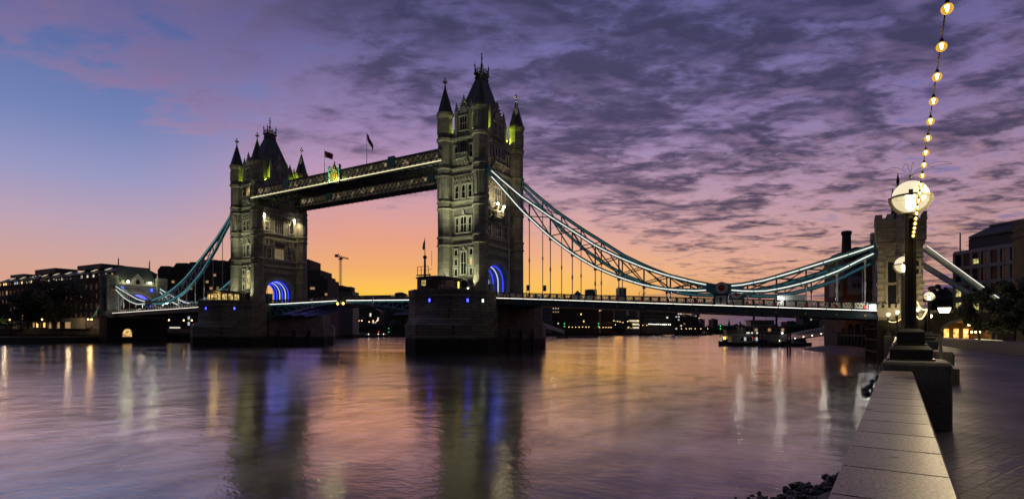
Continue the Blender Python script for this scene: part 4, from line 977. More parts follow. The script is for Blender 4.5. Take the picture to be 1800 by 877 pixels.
def mound(name,poly,h,mat):
    c=Vector((sum(p[0] for p in poly)/len(poly),sum(p[1] for p in poly)/len(poly),0)); n=len(poly)
    m=MB(); vs=[(p[0],p[1],-.3) for p in poly]+[(c.x+(p[0]-c.x)*.75,c.y+(p[1]-c.y)*.75,h*.45) for p in poly]+[(c.x+(p[0]-c.x)*.4,c.y+(p[1]-c.y)*.4,h) for p in poly]+[(c.x,c.y,h*1.05)]
    fs=[]
    for i in range(n):
        j=(i+1)%n
        fs+=[(i,j,j+n,i+n),(i+n,j+n,j+2*n,i+2*n),(i+2*n,j+2*n,3*n)]
    o=m.add(vs,fs).build(name,mat,smooth=True); tag(o,kind='structure')
mound('mud_ground',[atz(1400,150,0)[:2],atz(1424,134,0)[:2],atz(1470,118,0)[:2],atz(1540,98,0)[:2],atz(1575,92,0)[:2],atz(1590,110,0)[:2],atz(1560,175,0)[:2],atz(1480,185,0)[:2]],1.3,mud)
mound('foreshore_ground',[wl(4,.6,0)[:2],wl(4,4.4,0)[:2],wl(12,4.0,0)[:2],wl(17,2.6,0)[:2],wl(21.0,1.2,0)[:2],wl(22.5,.2,0)[:2]],.16,mud)
random.seed(5)
rk=MB()
for i in range(1300):
    s_=random.uniform(6,23); tmax=max(.6,min(4.2,(23.6-s_)*.42+.35)); t_=tmax*random.uniform(.15,1); r=random.choice((.04,.06,.08,.1,.13))*random.uniform(.8,1.3)*(2.0 if random.random()<.05 else 1)
    if random.random()<.15: t_+=random.uniform(0,.8)
    p=wl(s_,t_,0); k=len(rk.v); rk.ball((p.x,p.y,random.uniform(-.02,.12)),r,6,4)
    for j in range(k,len(rk.v)):
        v=Vector(rk.v[j])-p; v.x*=random.uniform(.8,1.3); v.y*=random.uniform(.8,1.3); v.z*=.6*random.uniform(.8,1.2); rk.v[j]=tuple(p+v)
for i in range(40):
    s_=random.uniform(46,70); p=wl(s_,random.uniform(.4,2.2),random.uniform(0,.1)); rk.ball(tuple(p),random.uniform(.1,.3),6,4)
tag(rk.build('gravel',plain('wet_black_rock',(.02,.02,.02),.4,0,.4,3)),kind='stuff')
# ---- granite river wall: coping slabs and river face
def granite(name,c,rough,sp=60,slab=0):
    m,t,b=nmat(name); N=t.nodes; L=t.links
    tc=N.new('ShaderNodeTexCoord'); v=N.new('ShaderNodeTexNoise'); v.inputs['Scale'].default_value=sp; v.inputs['Detail'].default_value=2; L.new(tc.outputs['Object'],v.inputs['Vector'])
    g=N.new('ShaderNodeTexNoise'); g.inputs['Scale'].default_value=1.3; g.inputs['Detail'].default_value=7; g.inputs['Roughness'].default_value=.7; L.new(tc.outputs['Object'],g.inputs['Vector'])
    r=N.new('ShaderNodeMapRange'); r.inputs[1].default_value=.35; r.inputs[2].default_value=.65; r.inputs[3].default_value=.55; r.inputs[4].default_value=1.4; L.new(v.outputs[0],r.inputs[0])
    r2=N.new('ShaderNodeMapRange'); r2.inputs[1].default_value=.3; r2.inputs[2].default_value=.7; r2.inputs[3].default_value=.75; r2.inputs[4].default_value=1.2; L.new(g.outputs[0],r2.inputs[0])
    a=N.new('ShaderNodeMath'); a.operation='MULTIPLY'; L.new(r.outputs[0],a.inputs[0]); L.new(r2.outputs[0],a.inputs[1])
    x=N.new('ShaderNodeMix'); x.data_type='RGBA'; x.blend_type='MULTIPLY'; x.inputs[0].default_value=1; x.inputs[6].default_value=tuple(c)+(1,); L.new(a.outputs[0],x.inputs[7]); L.new(x.outputs[2],b.inputs['Base Color'])
    if slab:
        st=N.new('ShaderNodeTexNoise'); st.inputs['Scale'].default_value=5.5; st.inputs['Detail'].default_value=9; st.inputs['Roughness'].default_value=.75; L.new(tc.outputs['Object'],st.inputs['Vector'])
        sr=N.new('ShaderNodeMapRange'); sr.inputs[1].default_value=.52; sr.inputs[2].default_value=.66; sr.inputs[3].default_value=1.; sr.inputs[4].default_value=.62; L.new(st.outputs[0],sr.inputs[0]); a2_=N.new('ShaderNodeMath'); a2_.operation='MULTIPLY'; L.new(a.outputs[0],a2_.inputs[0]); L.new(sr.outputs[0],a2_.inputs[1]); L.new(a2_.outputs[0],x.inputs[7])
    if slab:      # each slab was cut from a slightly different stone
        sp_=N.new('ShaderNodeSeparateXYZ'); L.new(tc.outputs['Object'],sp_.inputs[0]); fl=N.new('ShaderNodeMath'); fl.operation='DIVIDE'; fl.inputs[1].default_value=slab; ad_=N.new('ShaderNodeMath'); ad_.operation='ADD'; ad_.inputs[1].default_value=4.
        L.new(sp_.outputs[0],ad_.inputs[0]); L.new(ad_.outputs[0],fl.inputs[0]); f2=N.new('ShaderNodeMath'); f2.operation='FLOOR'; L.new(fl.outputs[0],f2.inputs[0]); wn=N.new('ShaderNodeTexWhiteNoise'); wn.noise_dimensions='1D'; L.new(f2.outputs[0],wn.inputs['W'])
        mr=N.new('ShaderNodeMapRange'); mr.inputs[3].default_value=.8; mr.inputs[4].default_value=1.15; L.new(wn.outputs['Value'],mr.inputs[0]); y=N.new('ShaderNodeMix'); y.data_type='RGBA'; y.blend_type='MULTIPLY'; y.inputs[0].default_value=1; L.new(x.outputs[2],y.inputs[6]); L.new(mr.outputs[0],y.inputs[7]); L.new(y.outputs[2],b.inputs['Base Color'])
    q=N.new('ShaderNodeMapRange'); q.inputs[1].default_value=.35; q.inputs[2].default_value=.65; q.inputs[3].default_value=rough*.85; q.inputs[4].default_value=rough*1.2; L.new(g.outputs[0],q.inputs[0]); L.new(q.outputs[0],b.inputs['Roughness'])
    bp=N.new('ShaderNodeBump'); bp.inputs['Strength'].default_value=.12; bp.inputs['Distance'].default_value=.004; L.new(v.outputs[0],bp.inputs['Height']); L.new(bp.outputs[0],b.inputs['Normal'])
    return m
T['gran']=granite('polished_grey_granite',(.37,.295,.195),.3,60,.617); T['gran2']=granite('speckled_granite',(.15,.14,.11),.55,45)
rw=thing('river_wall','granite river wall with smooth jointed coping slabs running away from the eye','wall',(CX,CY,0),HW)
sl=MB(); edges=[-4+.617*k for k in range(27)]
for a,b in zip(edges,edges[1:]):
    k=.012; P=[(-.233+k,ZW-.16),(-.233+k,ZW-.025),(-.205,ZW),(.235,ZW),(.26-k,ZW-.025),(.26-k,ZW-.16)]
    sl.extr(P,'x',a+.009,b-.011)
s2=[13.9+i*1.6 for i in range(60)]
for a,b in zip(s2,s2[1:]): sl.extr(P,'x',a+.004,b-.004)
sl.build('coping',T['gran'],rw)
MB().box(-4,110,-.20,.22,-2,ZW-.165).build('wall_face',masonry('river_wall_stone',(.11,.1,.09),(.08,.075,.065),(.04,.04,.035),1.4,.5,tide=(2.6,(.02,.02,.014))),rw)
# ---- lamp standards
LAMPS=[]
def make_lamp(label,loc):
    t=thing('street_lamp',label,'street lamp',loc,HW,'globe lamps along the river wall')
    ir=plain('black_lamp_paint',(.016,.015,.013),.32,0,.2,3)
    MB().taper((-.38,.38,-.38,.38),(-.38,.38,-.38,.38),0,.03).box(-.335,.335,-.335,.335,.03,.20).taper((-.345,.345,-.345,.345),(-.27,.27,-.27,.27),.20,.285).build('lower_plinth',ir,t,bevel=.012)
    MB().box(-.26,.26,-.26,.26,.285,.31).box(-.22,.22,-.22,.22,.31,.54).taper((-.227,.227,-.227,.227),(-.15,.15,-.15,.15),.54,.61).build('upper_plinth',ir,t,bevel=.008)
    c=MB(); 
    for s_ in (-1,1): c.box(-.085,.085,s_*.064-.028,s_*.064+.028,.61,2.82)
    c.box(.0,.06,-.04,.04,.61,2.74); c.box(-.10,.10,-.11,.11,.61,.65); c.box(-.03,.0,-.036,.036,1.55,1.62)
    c.build('column',ir,t,bevel=.006)
    zc=3.17; Rg=.305
    yk=MB(); 
    for s_ in (-1,1):
        P=[(0,s_*(Rg+.03)*math.sin(a),zc-(Rg+.03)*math.cos(a)) for a in [R(x) for x in range(8,93,7)]]; yk.path(P,.06,.02,up=(1,0,0))
        yk.bar((0,s_*.05,2.78),(0,s_*.14,2.86),.10,.022)
    yk.lathe([(.12,zc-Rg-.03),(.14,zc-Rg-.02),(.07,2.78)],12,(0,0))
    yk.build('yoke',plain('yoke_bronze_paint',(.26,.24,.17),.4,.2,.2,3),t)
    cl=plain('lamp_band_metal',(.16,.15,.11),.4,.3)
    MB().lathe([(Rg+.005,zc-.02),(Rg+.02,zc-.02),(Rg+.02,zc+.015),(Rg+.005,zc+.015)],36,(0,0)).box(-Rg-.05,-Rg-.01,-.035,.035,zc-.035,zc+.075).build('band',cl,t)
    up=MB().ball((0,0,zc),Rg,36,12,.07,.995).build('globe_top',T['globe'],t,smooth=True)
    MB().ball((0,0,zc),Rg,36,14,-.99,-.03).build('globe_bowl',T['bowl'],t,smooth=True)
    MB().lathe([(.02,zc-.015),(Rg-.02,zc-.012),(Rg-.02,zc-.005),(.02,zc-.003)],30,(0,0)).build('reflector',emis('lamp_reflector_lit',(1,.86,.55),2.6),t)
    MB().lathe([(.03,zc-.26),(.075,zc-.2),(.08,zc-.05),(.05,zc-.02)],14,(0,0)).build('bulb',emis('lamp_bulb_light',(1,.88,.6),30),t)
    sp=MB().lathe([(.012,zc+Rg-.01),(.012,zc+Rg+.06),(.03,zc+Rg+.07),(.034,zc+Rg+.09),(.01,zc+Rg+.11)],10,(0,0))
    sp.build('finial',cl,t)
    wr=MB()
    for k,(a,l,h) in enumerate(((-1.6,.62,.2),(-1.35,.55,.1),(-1.9,.66,.1),(-1.2,.4,.18),(1.4,.55,.12),(1.7,.42,.2),(.4,.3,.3),(-.3,.25,.3))):
        P=[(math.cos(a)*l*q,math.sin(a)*l*q,zc+Rg+.1+h*math.sin(q*2.3)) for q in [i/6 for i in range(7)]]; wr.tube(P,.0035,4)
    wr.build('bird_wires',T['iron'],t)
    return t
def bowl_mat():
    m=bpy.data.materials.new('clear_lamp_bowl'); m.use_nodes=True; t=m.node_tree; t.nodes.clear()
    a=t.nodes.new('ShaderNodeBsdfTransparent'); a.inputs[0].default_value=(.96,.94,.86,1); e=t.nodes.new('ShaderNodeEmission'); e.inputs[0].default_value=(1,.86,.52,1); e.inputs[1].default_value=1.35
    g=t.nodes.new('ShaderNodeBsdfGlossy'); g.inputs['Roughness'].default_value=.1
    x=t.nodes.new('ShaderNodeMixShader'); x.inputs[0].default_value=.4; t.links.new(a.outputs[0],x.inputs[1]); t.links.new(e.outputs[0],x.inputs[2])
    y=t.nodes.new('ShaderNodeMixShader'); y.inputs[0].default_value=.06; t.links.new(x.outputs[0],y.inputs[1]); t.links.new(g.outputs[0],y.inputs[2])
    o=t.nodes.new('ShaderNodeOutputMaterial'); t.links.new(y.outputs[0],o.inputs[0]); return m
T['bowl']=bowl_mat(); T['globe']=emis('frosted_globe_lit',(1,.86,.58),.92,(.5,.45,.35))
def lamploc(px,d,z): p=at(px,HY,d); return (p.x,p.y,z)
ZB=4.15
l1=make_lamp('tallest globe lamp on the stepped black plinth at the end of the near coping',lamploc(1600.5,10.9,ZB))
def plinth(label,d,px,z0):
    pass
for (px,d,lab) in ((1589,21.1,'second globe lamp along the wall, half hidden behind the column of the tallest'),(1633,40,'globe lamp standing on its own to the right of the tallest, before the viaduct'),(1613,63,'globe lamp almost hidden by the tallest column, to its right'),(1577,73,'small globe lamp before the gatehouse wall, right of two linked by a string of lights'),(1561,83,'small globe lamp before the gatehouse wall, left of two linked by a string of lights')):
    dup(l1,None,lamploc(px,d,ZB-.1),HW,lab)
# granite blocks carrying the lamps
def block(label,px,d,z1,w0,w1,ln,first=False):
    p=at(px,HY,d); t=thing('lamp_block',label,'granite block',(p.x,p.y,ZG),HW,'granite blocks under the lamps')
    MB().box(-ln/2,ln/2,-w0,w1,-.2 if not first else -3,z1-ZG).build('block',T['gran2'],t,bevel=.07)
    return t
blk=block('speckled granite block under the tallest lamp, set across the end of the coping',1600.5,10.9,ZB,.60,.46,1.55,True)
block('granite block under the second lamp',1592,21.1,ZB-.1,.55,.5,1.5,True)
block('granite block under the lamp that stands apart',1633,40,ZB-.1,.5,.5,1.4,True)
block('granite block under the lamp hidden by the tallest',1613,63,ZB-.1,.5,.5,1.4,True)
block('granite block under the right of the two small lamps',1577,73,ZB-.1,.5,.5,1.4,True)
block('granite block under the left of the two small lamps',1561,83,ZB-.1,.5,.5,1.4,True)
for (px,d,e) in ((1600.5,10.9,130),(1589,21.1,110),(1633,40,130),(1577,73,200),(1561,83,260),(1613,63,160)):
    p=at(px,HY,d); light('POINT','lamp_light',(p.x-.3,p.y-.9,7.2),e,(1,.78,.42),size=.35)
# ---- strings of festoon bulbs
def amber_glass():
    m=bpy.data.materials.new('amber_bulb_glass'); m.use_nodes=True; t=m.node_tree; t.nodes.clear()
    a=t.nodes.new('ShaderNodeBsdfTransparent'); a.inputs[0].default_value=(1,.78,.35,1); e=t.nodes.new('ShaderNodeEmission'); e.inputs[0].default_value=(1,.56,.07,1); e.inputs[1].default_value=.95
    l=t.nodes.new('ShaderNodeLayerWeight'); l.inputs[0].default_value=.35; x=t.nodes.new('ShaderNodeMixShader'); r=t.nodes.new('ShaderNodeMapRange'); r.inputs[3].default_value=.45; r.inputs[4].default_value=.95
    t.links.new(l.outputs['Facing'],r.inputs[0]); t.links.new(r.outputs[0],x.inputs[0]); t.links.new(a.outputs[0],x.inputs[1]); t.links.new(e.outputs[0],x.inputs[2])
    o=t.nodes.new('ShaderNodeOutputMaterial'); t.links.new(x.outputs[0],o.inputs[0]); return m
bulbm=amber_glass(); core=emis('festoon_filament',(1,.78,.38),60)
def bulb_parts(t,p,r,detail):
    b=MB().ball((0,0,0),r,14,10).build('bulb',bulbm,t,loc=p,smooth=True) if detail else MB().ball((0,0,0),r,8,6).build('bulb',emis('small_festoon_bulb',(1,.72,.3),2.6),t,loc=p,smooth=True)
    if detail:
        MB().lathe([(.003,-r*.55),(.006,-r*.2),(.011,r*.55),(.004,r*.7)],8,(0,0)).build('filament',core,b)
        MB().lathe([(.008,r*.9),(.011,r*1.0),(.011,r*1.6),(.005,r*1.75)],8,(0,0)).build('socket',T['iron'],b)
    return b
st=thing('string_lights','string of round amber bulbs hung from over the eye to the tallest lamp column','string lights',(CX,CY,ZE),HW,'strings of festoon bulbs')
CA=math.cos(math.radians(34.56))
wire=MB(); pts=[]
for k in range(-16,22):
    d=3.04+.40*k; s_=(d+.126)/CA; pts.append((s_,-.222-.0008*k,1.75-.02*math.sin((d-3)/8*PI)))
wire.tube([(a,b,c+.055) for a,b,c in pts if a<12.95],.0045,5); wo_=wire.build('wire',T['iron'],st)
proto=None
for a,b,c in pts:
    if a>12.7: continue
    if proto is None: proto=bulb_parts(st,(a,b,c),.029,True)
    else: dup(proto,st,(a,b,c))
# between tiers of the slot and on to the next lamps: short swags
def swag(label,a,b,sag,n):
    a=Vector(a); b=Vector(b); t=thing('string_lights',label,'string lights',a,0,'strings of festoon bulbs')
    P=[(b-a)*q+Vector((0,0,-sag*4*q*(1-q))) for q in [i/16 for i in range(17)]]
    MB().tube(P,.012,5).build('wire',T['iron'],t); pr=None
    for i in range(n):
        q=(i+.5)/n; p=(b-a)*q+Vector((0,0,-sag*4*q*(1-q)-.05))
        if pr is None: pr=bulb_parts(t,p,.055,False)
        else: dup(pr,t,p)
p1=at(1597,425,11.6); p2=at(1595,470,20.8)
swag('string of bulbs from the slot of the tallest lamp column to the second lamp',p1,p2,.25,22)
swag('upper string of bulbs between the hidden lamp and the one that stands apart',at(1612,528,60),at(1633,539,40),.45,26)
swag('lower string of bulbs between the hidden lamp and the one that stands apart',at(1612,554,60),at(1630,541,40.5),.5,24)
swag('string of bulbs between the two small lamps before the gatehouse wall',at(1562,563,82),at(1586,558,70),.3,16)
# ---- metal gate frame, lit steps and landing stage box beyond the block
p=at(1633,HY,19.5); g=thing('gate_frame','pale metal gate frame over green lit steps beside the granite block','gate',(p.x,p.y,3.55),HW)
gm=plain('grey_green_metal',(.24,.25,.18),.45,.4)
MB().path([(0,.34,.1),(.06,.31,1.05),(.06,-.31,1.05),(0,-.34,.1)],.10,.07,up=(1,0,0)).build('frame',gm,g)
MB().box(-.5,.5,-.52,.55,-.08,.06).build('landing',emis('lit_landing_edge',(.65,.75,.12),.10,(.2,.22,.1)),g)
for i in range(4): MB().box(.0+i*.42,.1+i*.42,-.02,.42,.09+i*.085,.13+i*.085).build('step_light',emis('green_step_light',(.75,1,.3),2.2),g)
MB().box(-.5,3.0,-.8,.5,-.66,-.1).build('side_box',T['gran2'],g)
light('POINT','step_lamp',(p.x+.7,p.y+.5,4.5),9,(.75,1,.25),size=.1)
p=at(1655,HY,24); b=thing('quay_buffer','dark timber-faced quay block beyond the gate frame','quay block',(p.x,p.y,ZG),HW)
MB().box(-1.5,1.5,-.3,.3,0,.95).build('block',T['gran2'],b,bevel=.04); MB().box(-1.45,1.45,-.34,-.3,.1,.85).build('plank',T['iron'],b)
# ---- stone steps / planter edge across the promenade
def steps(label):
    a=atz(1662,90,ZG); b=atz(1800,51,ZG); c=atz(2050,30,ZG); d=(b-a).normalized(); t=thing('stone_steps',label,'steps',a)
    n=Vector((-d.y,d.x,0)); n=n if n.dot(FV)>0 else -n
    for i,(o,h) in enumerate(((0,.45),(1.1,.9))):
        m=MB(); P=[(Vector(q)-a)+n*o for q in (a,b,c)]; m.path([q+n*1.2+Vector((0,0,h/2)) for q in P],2.4,h); m.build('tread',T['gran2'],t)
    return t,n
sp_,stn=steps('two long pale stone steps across the promenade before the trees')
p=at(1715,596,66); q=at(1762,599,60); s=thing('bench_light','glowing strip light along the edge of the planter steps','light strip',p)
MB().bar((0,0,0),q-p,.1,.12).build('lens',emis('bench_light_led',(1,.93,.5),5),s); MB().bar((0,0,-.1),q-p+Vector((0,0,-.1)),.2,.08).build('housing',T['iron'],s)
# ---- approach viaduct with lit arch
vy0,vy1=-92.6,-170
va=thing('approach_viaduct','brick approach viaduct with one amber lit arch behind the planter','viaduct',(-9,vy0,ZG))
br=masonry('viaduct_brick',(.16,.125,.09),(.11,.085,.065),(.08,.07,.06),.6,.2)
ac=-97.7; hw_=3.0
poly=[(vy1,ZG-.3),(ac-hw_,ZG-.3)]+[(ac-hw_*math.cos(PI*i/14),4.6+1.75*math.sin(PI*i/14)) for i in range(15)]+[(ac+hw_,ZG-.3),(vy0,ZG-.3),(vy0,7.7),(vy1,7.2)]
MB().extr(poly,'x',-9,9).build('wall',br,va,world=True)
m=MB().path([(-9,vy0,7.9),(-9,vy1,7.4)],.7,.45); m.build('parapet',T['ashlar'],va,world=True)
m=MB(); 
for i in range(14):
    a0,a1=PI*i/14,PI*(i+1)/14
    m.extr([(ac-hw_*math.cos(a0),4.6+1.75*math.sin(a0)),(ac-(hw_+.4)*math.cos(a0),4.6+2.15*math.sin(a0)),(ac-(hw_+.4)*math.cos(a1),4.6+2.15*math.sin(a1)),(ac-hw_*math.cos(a1),4.6+1.75*math.sin(a1))],'x',-9.12,-8.9)
m.build('arch_ring',T['ashlar'],va,world=True)
bk=MB().box(8.0,8.4,ac-hw_,ac+hw_,ZG-.2,6.3); bk.build('back_wall',br,va,world=True)
for i in range(4):
    y=ac-2.3+i*1.4; MB().box(7.7,7.99,y-.35,y+.35,ZG,5.2).build('shopfront',glow_mat('arch_shop_light',(1,.5,.12),2.2,1.2,.3,.6),va,world=True)
for k,(px,py) in enumerate(((1704,570),(1717,569),(1699,583),(1708,583),(1715,583),(1722,583))):
    p=at(px,py,90); t=thing('hanging_lamp','hanging lamp inside the lit arch, '+('big one at its crown, left of two','big one at its crown, right of two','first from the left in its lower row','second from the left in its lower row','third from the left in its lower row','last in its lower row')[k],'lamp',p,0,'lamps inside the lit arch')
    MB().ball((0,0,0),.22 if k<2 else .13,8,6).build('globe',T['lamp'],t); MB().box(-.02,.02,-.02,.02,.1,.7 if k<2 else 1.5).build('cord',T['iron'],t)
light('POINT','arch_glow',(-4,ac,5.3),150,(1,.42,.08),size=.3); light('POINT','arch_glow',(3,ac+.5,5.3),220,(1,.42,.08),size=.3)
p=at(1660,545,75); t=thing('wall_floodlight','bright floodlight shining along the top of the viaduct beside the gatehouse','floodlight',p)
MB().taper((-.1,.1,-.5,.5),(-.2,.2,-.7,.7),-.3,.35).build('lens',emis('flood_lens',(1,.85,.5),7),t); MB().box(-.05,.25,-.75,.75,.35,.5).build('hood',T['iron'],t)
light('POINT','viaduct_flood',(p.x-.6,p.y-.3,p.z-.5),170,(1,.75,.35),size=.2)
p=at(1636,555,62); t=thing('wall_lamp','small orange lamp on a bracket at the foot of the gatehouse','lamp',p)
MB().ball((0,0,0),.16,8,6).build('bulb',T['lamp'],t); MB().box(-.03,.03,-.03,.03,-2.8,-.1).build('post',T['iron'],t); light('POINT','wall_lamp',(p.x-.3,p.y,p.z),50,(1,.55,.15),size=.15)
# ---- trees
def leafmat(name,c):
    m,t,b=nmat(name); N=t.nodes; L=t.links; g=N.new('ShaderNodeObjectInfo'); tc=N.new('ShaderNodeTexCoord'); n=N.new('ShaderNodeTexNoise'); n.inputs['Scale'].default_value=.5; L.new(tc.outputs['Object'],n.inputs['Vector'])
    r=N.new('ShaderNodeValToRGB'); r.color_ramp.elements[0].position=.3; r.color_ramp.elements[1].position=.7; r.color_ramp.elements[0].color=tuple(v*.6 for v in c)+(1,); r.color_ramp.elements[1].color=tuple(v*1.4 for v in c)+(1,)
    L.new(n.outputs[0],r.inputs[0]); L.new(r.outputs[0],b.inputs['Base Color']); b.inputs['Roughness'].default_value=.65; return m
bark=plain('tree_bark',(.05,.042,.03),.9,0,.3,3)
lm=[leafmat('dark_leaves',(.045,.06,.025)),leafmat('olive_leaves',(.07,.075,.025))]
def tree(label,loc,h,r,n,ls,seed,lmat=0,trunk=.3,group=None,low=.28):
    rng=random.Random(seed); t=thing('tree',label,'tree',loc,0,group)
    tb=MB(); tb.tube([(0,0,-.3),(rng.uniform(-.2,.2),rng.uniform(-.2,.2),h*.3),(rng.uniform(-.4,.4),rng.uniform(-.4,.4),h*.7)],[trunk,trunk*.75,trunk*.3],7)
    cl=[]
    for i in range(max(9,int(n/160))):
        a=rng.uniform(0,2*PI); q=math.sqrt(rng.random()); z=rng.uniform(low,1)
        prof=math.sin(PI*min(1,max(.0,(z-low*.6)/(1.12-low*.6))))**.6
        c=Vector((math.cos(a)*q*r*prof,math.sin(a)*q*r*prof,h*z*.95)); cl.append((c,rng.uniform(.18,.36)*r))
        if i%2==0: tb.tube([(0,0,h*(.22+.35*z*rng.random())),c*.55+Vector((0,0,h*.12)),c],[trunk*.4,trunk*.2,trunk*.07],5)
    tb.build('trunk',bark,t)
    m=MB(); vs=[]; fs=[]
    for k in range(n):
        c,cr_=cl[rng.randrange(len(cl))]; d=Vector((rng.gauss(0,1),rng.gauss(0,1),rng.gauss(0,.8))); d=d.normalized()*cr_*rng.random()**.4
        p=c+d; u=Vector((rng.gauss(0,1),rng.gauss(0,1),rng.gauss(0,1))).normalized(); w_=u.orthogonal().normalized(); s_=ls*rng.uniform(.6,1.3)
        o=len(vs); vs+=[p-u*s_*.5,p+w_*s_*.28,p+u*s_*.5,p-w_*s_*.28]; fs.append((o,o+1,o+2,o+3))
    me=bpy.data.meshes.new('crown'); me.from_pydata(vs,[],fs); me.materials.append(lm[lmat]); o=bpy.data.objects.new('crown',me); COL.objects.link(o); o.parent=t
    return t
for i,(px,d,h,r,lab) in enumerate(((1722,64,5.2,2.4,'small dark tree in the planter before the lit arch'),(1752,62,6.6,2.7,'largest dark tree in the planter, before the lower land tie'),(1782,58,5.8,2.3,'dark tree in the planter between the largest one and the brick stack'),(1812,55,6.2,2.6,'dark tree standing directly before the brick stack'))):
    p=atz(px,d,ZG+.9); tree(lab,p,h,r,2600,.42,40+i,0,.14,'trees in the promenade planter',.2)
# ---- brick chimney stack, office block, gabled roof behind the viaduct
p=atz(1816,76,ZG); t=thing('brick_stack','tall square brick chimney stack rising behind the planter trees','chimney',p,HW+.3)
MB().box(-1.5,1.5,-1.5,1.5,0,15.6).build('shaft',masonry('yellow_stack_brick',(.19,.13,.075),(.13,.09,.055),(.07,.055,.04),.5,.18),t); MB().box(-1.75,1.75,-1.75,1.75,14.6,15.2).box(-1.65,1.65,-1.65,1.65,15.6,16.9).build('cap',br,t)
# ================================================================== banks, buildings, boats
RZ=TH-PI/2
def frame(label,name,cat,A,B,zb,group=None):      # thing with local x from A to B along its front, y away from the eye
    a=at(A[0],HY,A[1]); b=at(B[0],HY,B[1]); a.z=b.z=zb; d=b-a
    t=thing(name,label,cat,a,math.atan2(d.y,d.x),group); return t,d.length
def hz(py,d,zb): return (HY-py)*d/FP+ZE-zb
brick=masonry('red_brick',(.13,.07,.045),(.10,.055,.04),(.06,.05,.045),.9,.3)
dbrick=masonry('dark_brown_brick',(.09,.06,.045),(.07,.05,.04),(.045,.04,.035),.9,.3)
conc=plain('dark_concrete',(.085,.075,.07),.85,0,.25,.15)
dgrey=plain('dark_roof_metal',(.045,.045,.05),.6,0,.25,.2)
pale=plain('pale_stone_cladding',(.34,.31,.26),.75,0,.15,.3)
brown=plain('brown_panel',(.17,.075,.035),.6,0,.2,.6)
cream=plain('cream_render',(.42,.36,.27),.8,0,.2,.3)
grey=plain('grey_cladding',(.16,.17,.19),.6,0,.2,.5)
PROTO={}
def win(root,mt,x,z,w,h,y=-.06,arched=False):
    k=(mt,round(w,2),round(h,2),arched)
    if k not in PROTO or True:
        if k in PROTO: o=PROTO[k].copy(); COL.objects.link(o)
        else:
            m=MB()
            if arched: m.extr([(-w/2,0),(w/2,0)]+[(w/2*math.cos(PI*i/8),h-w/2+w/2*math.sin(PI*i/8)) for i in range(9)],'y',-.05,.05)
            else: m.box(-w/2,w/2,-.05,.05,0,h)
            o=m.build('window',T[mt]); PROTO[k]=o
        o.parent=root; o.location=(x,y,z); o.rotation_euler=(0,0,0)
    return o
rngw=random.Random(11)
def wgrid(root,x0,x1,z0,z1,nx,nz,w,h,lit,mats=('win','winw'),dark=True,y=-.06,arched=False,keep=1.):
    for i in range(nx):
        for k in range(nz):
            if rngw.random()>keep: continue
            x=x0+(x1-x0)*(i+.5)/nx; z=z0+(z1-z0)*(k+.5)/nz-h/2
            if rngw.random()<lit: win(root,rngw.choice(mats),x,z,w,h,y,arched)
            elif dark: win(root,'glass',x,z,w,h,y,arched)
for k,(c,st) in {'w_yellow':((1,.66,.2),1.6),'w_white':((1,.93,.75),.8),'w_cool':((.8,.9,1),.6),'w_amber':((1,.48,.1),1.8),'w_dim':((1,.6,.25),.35)}.items(): T[k]=emis(k+'_pane',c,st)
# ---- far bank: quay, embankment wall
NZ=5.9
A1=at(-60,HY,262); B1=at(176,HY,236)
qd=(B1-A1).normalized(); qn=Vector((-qd.y,qd.x,0)); qn=qn if qn.dot(FV)>0 else -qn
sheet('quay_pavement',[(A1+qn*.8)[:2],(B1+qn*.8)[:2],(B1+qn*140)[:2],(A1+qn*140)[:2]],NZ,plain('quay_paving',(.09,.085,.075),.7),0)
ew,Lw=frame('dark embankment wall along the far bank below the big trees','embankment_wall','wall',(-60,262),(176,236),0)
MB().box(0,Lw,0,.8,-2,NZ+.35).build('face',masonry('embankment_stone',(.13,.115,.09),(.10,.09,.07),(.05,.045,.04),1.5,.6,tide=(3.6,(.015,.015,.012))),ew)
MB().box(-.2,Lw+.2,-.15,.95,NZ+.35,NZ+.65).build('coping',T['ashlar'],ew)
# long brick hotel
h,Lh=frame('long brick riverside hotel with a strip of lit roof windows behind the big trees','brick_hotel','hotel',(-12,318),(196,256),NZ-.5)
ev=24.3; MB().box(0,Lh,0,22,0,ev).build('wall',brick,h)
m=MB(); m.box(-.3,Lh+.3,-.5,22.3,ev,ev+.5); m.box(1,Lh,2.5,20,ev+.5,ev+2.6); m.build('eaves',dgrey,h)
r=MB().add([(0,1.2,ev+2.6),(Lh,1.2,ev+2.6),(Lh,21,ev+2.6),(0,21,ev+2.6),(0,7,ev+5.4),(Lh,7,ev+5.4),(Lh,15,ev+5.4),(0,15,ev+5.4)],[(0,3,2,1),(0,1,5,4),(4,5,6,7),(1,2,6,5),(2,3,7,6),(3,0,4,7)]).build('roof',dgrey,h)
MB().box(Lh*.32,Lh*.50,4,14,ev+5.4,ev+8.0).build('roof_block',dgrey,h); MB().box(Lh*.68,Lh*.86,4,14,ev+5.4,ev+7.6).build('roof_block',dgrey,h); MB().box(Lh*.06,Lh*.19,5,12,ev+5.4,ev+7.0).build('plant_room',grey,h)
for i in range(10):
    o=MB().add([(-1.6,-1.2,0),(1.6,-1.2,0),(1.6,.6,.95),(-1.6,.6,.95),(-1.6,-1.2,.15),(1.6,-1.2,.15),(1.6,.6,1.1),(-1.6,.6,1.1)],[(0,3,2,1),(4,5,6,7),(0,1,5,4),(1,2,6,5),(2,3,7,6),(3,0,4,7)]).build('roof_window',T['w_roof'],h,loc=(Lh*(.03+i*.1),3.2,ev+3.75))
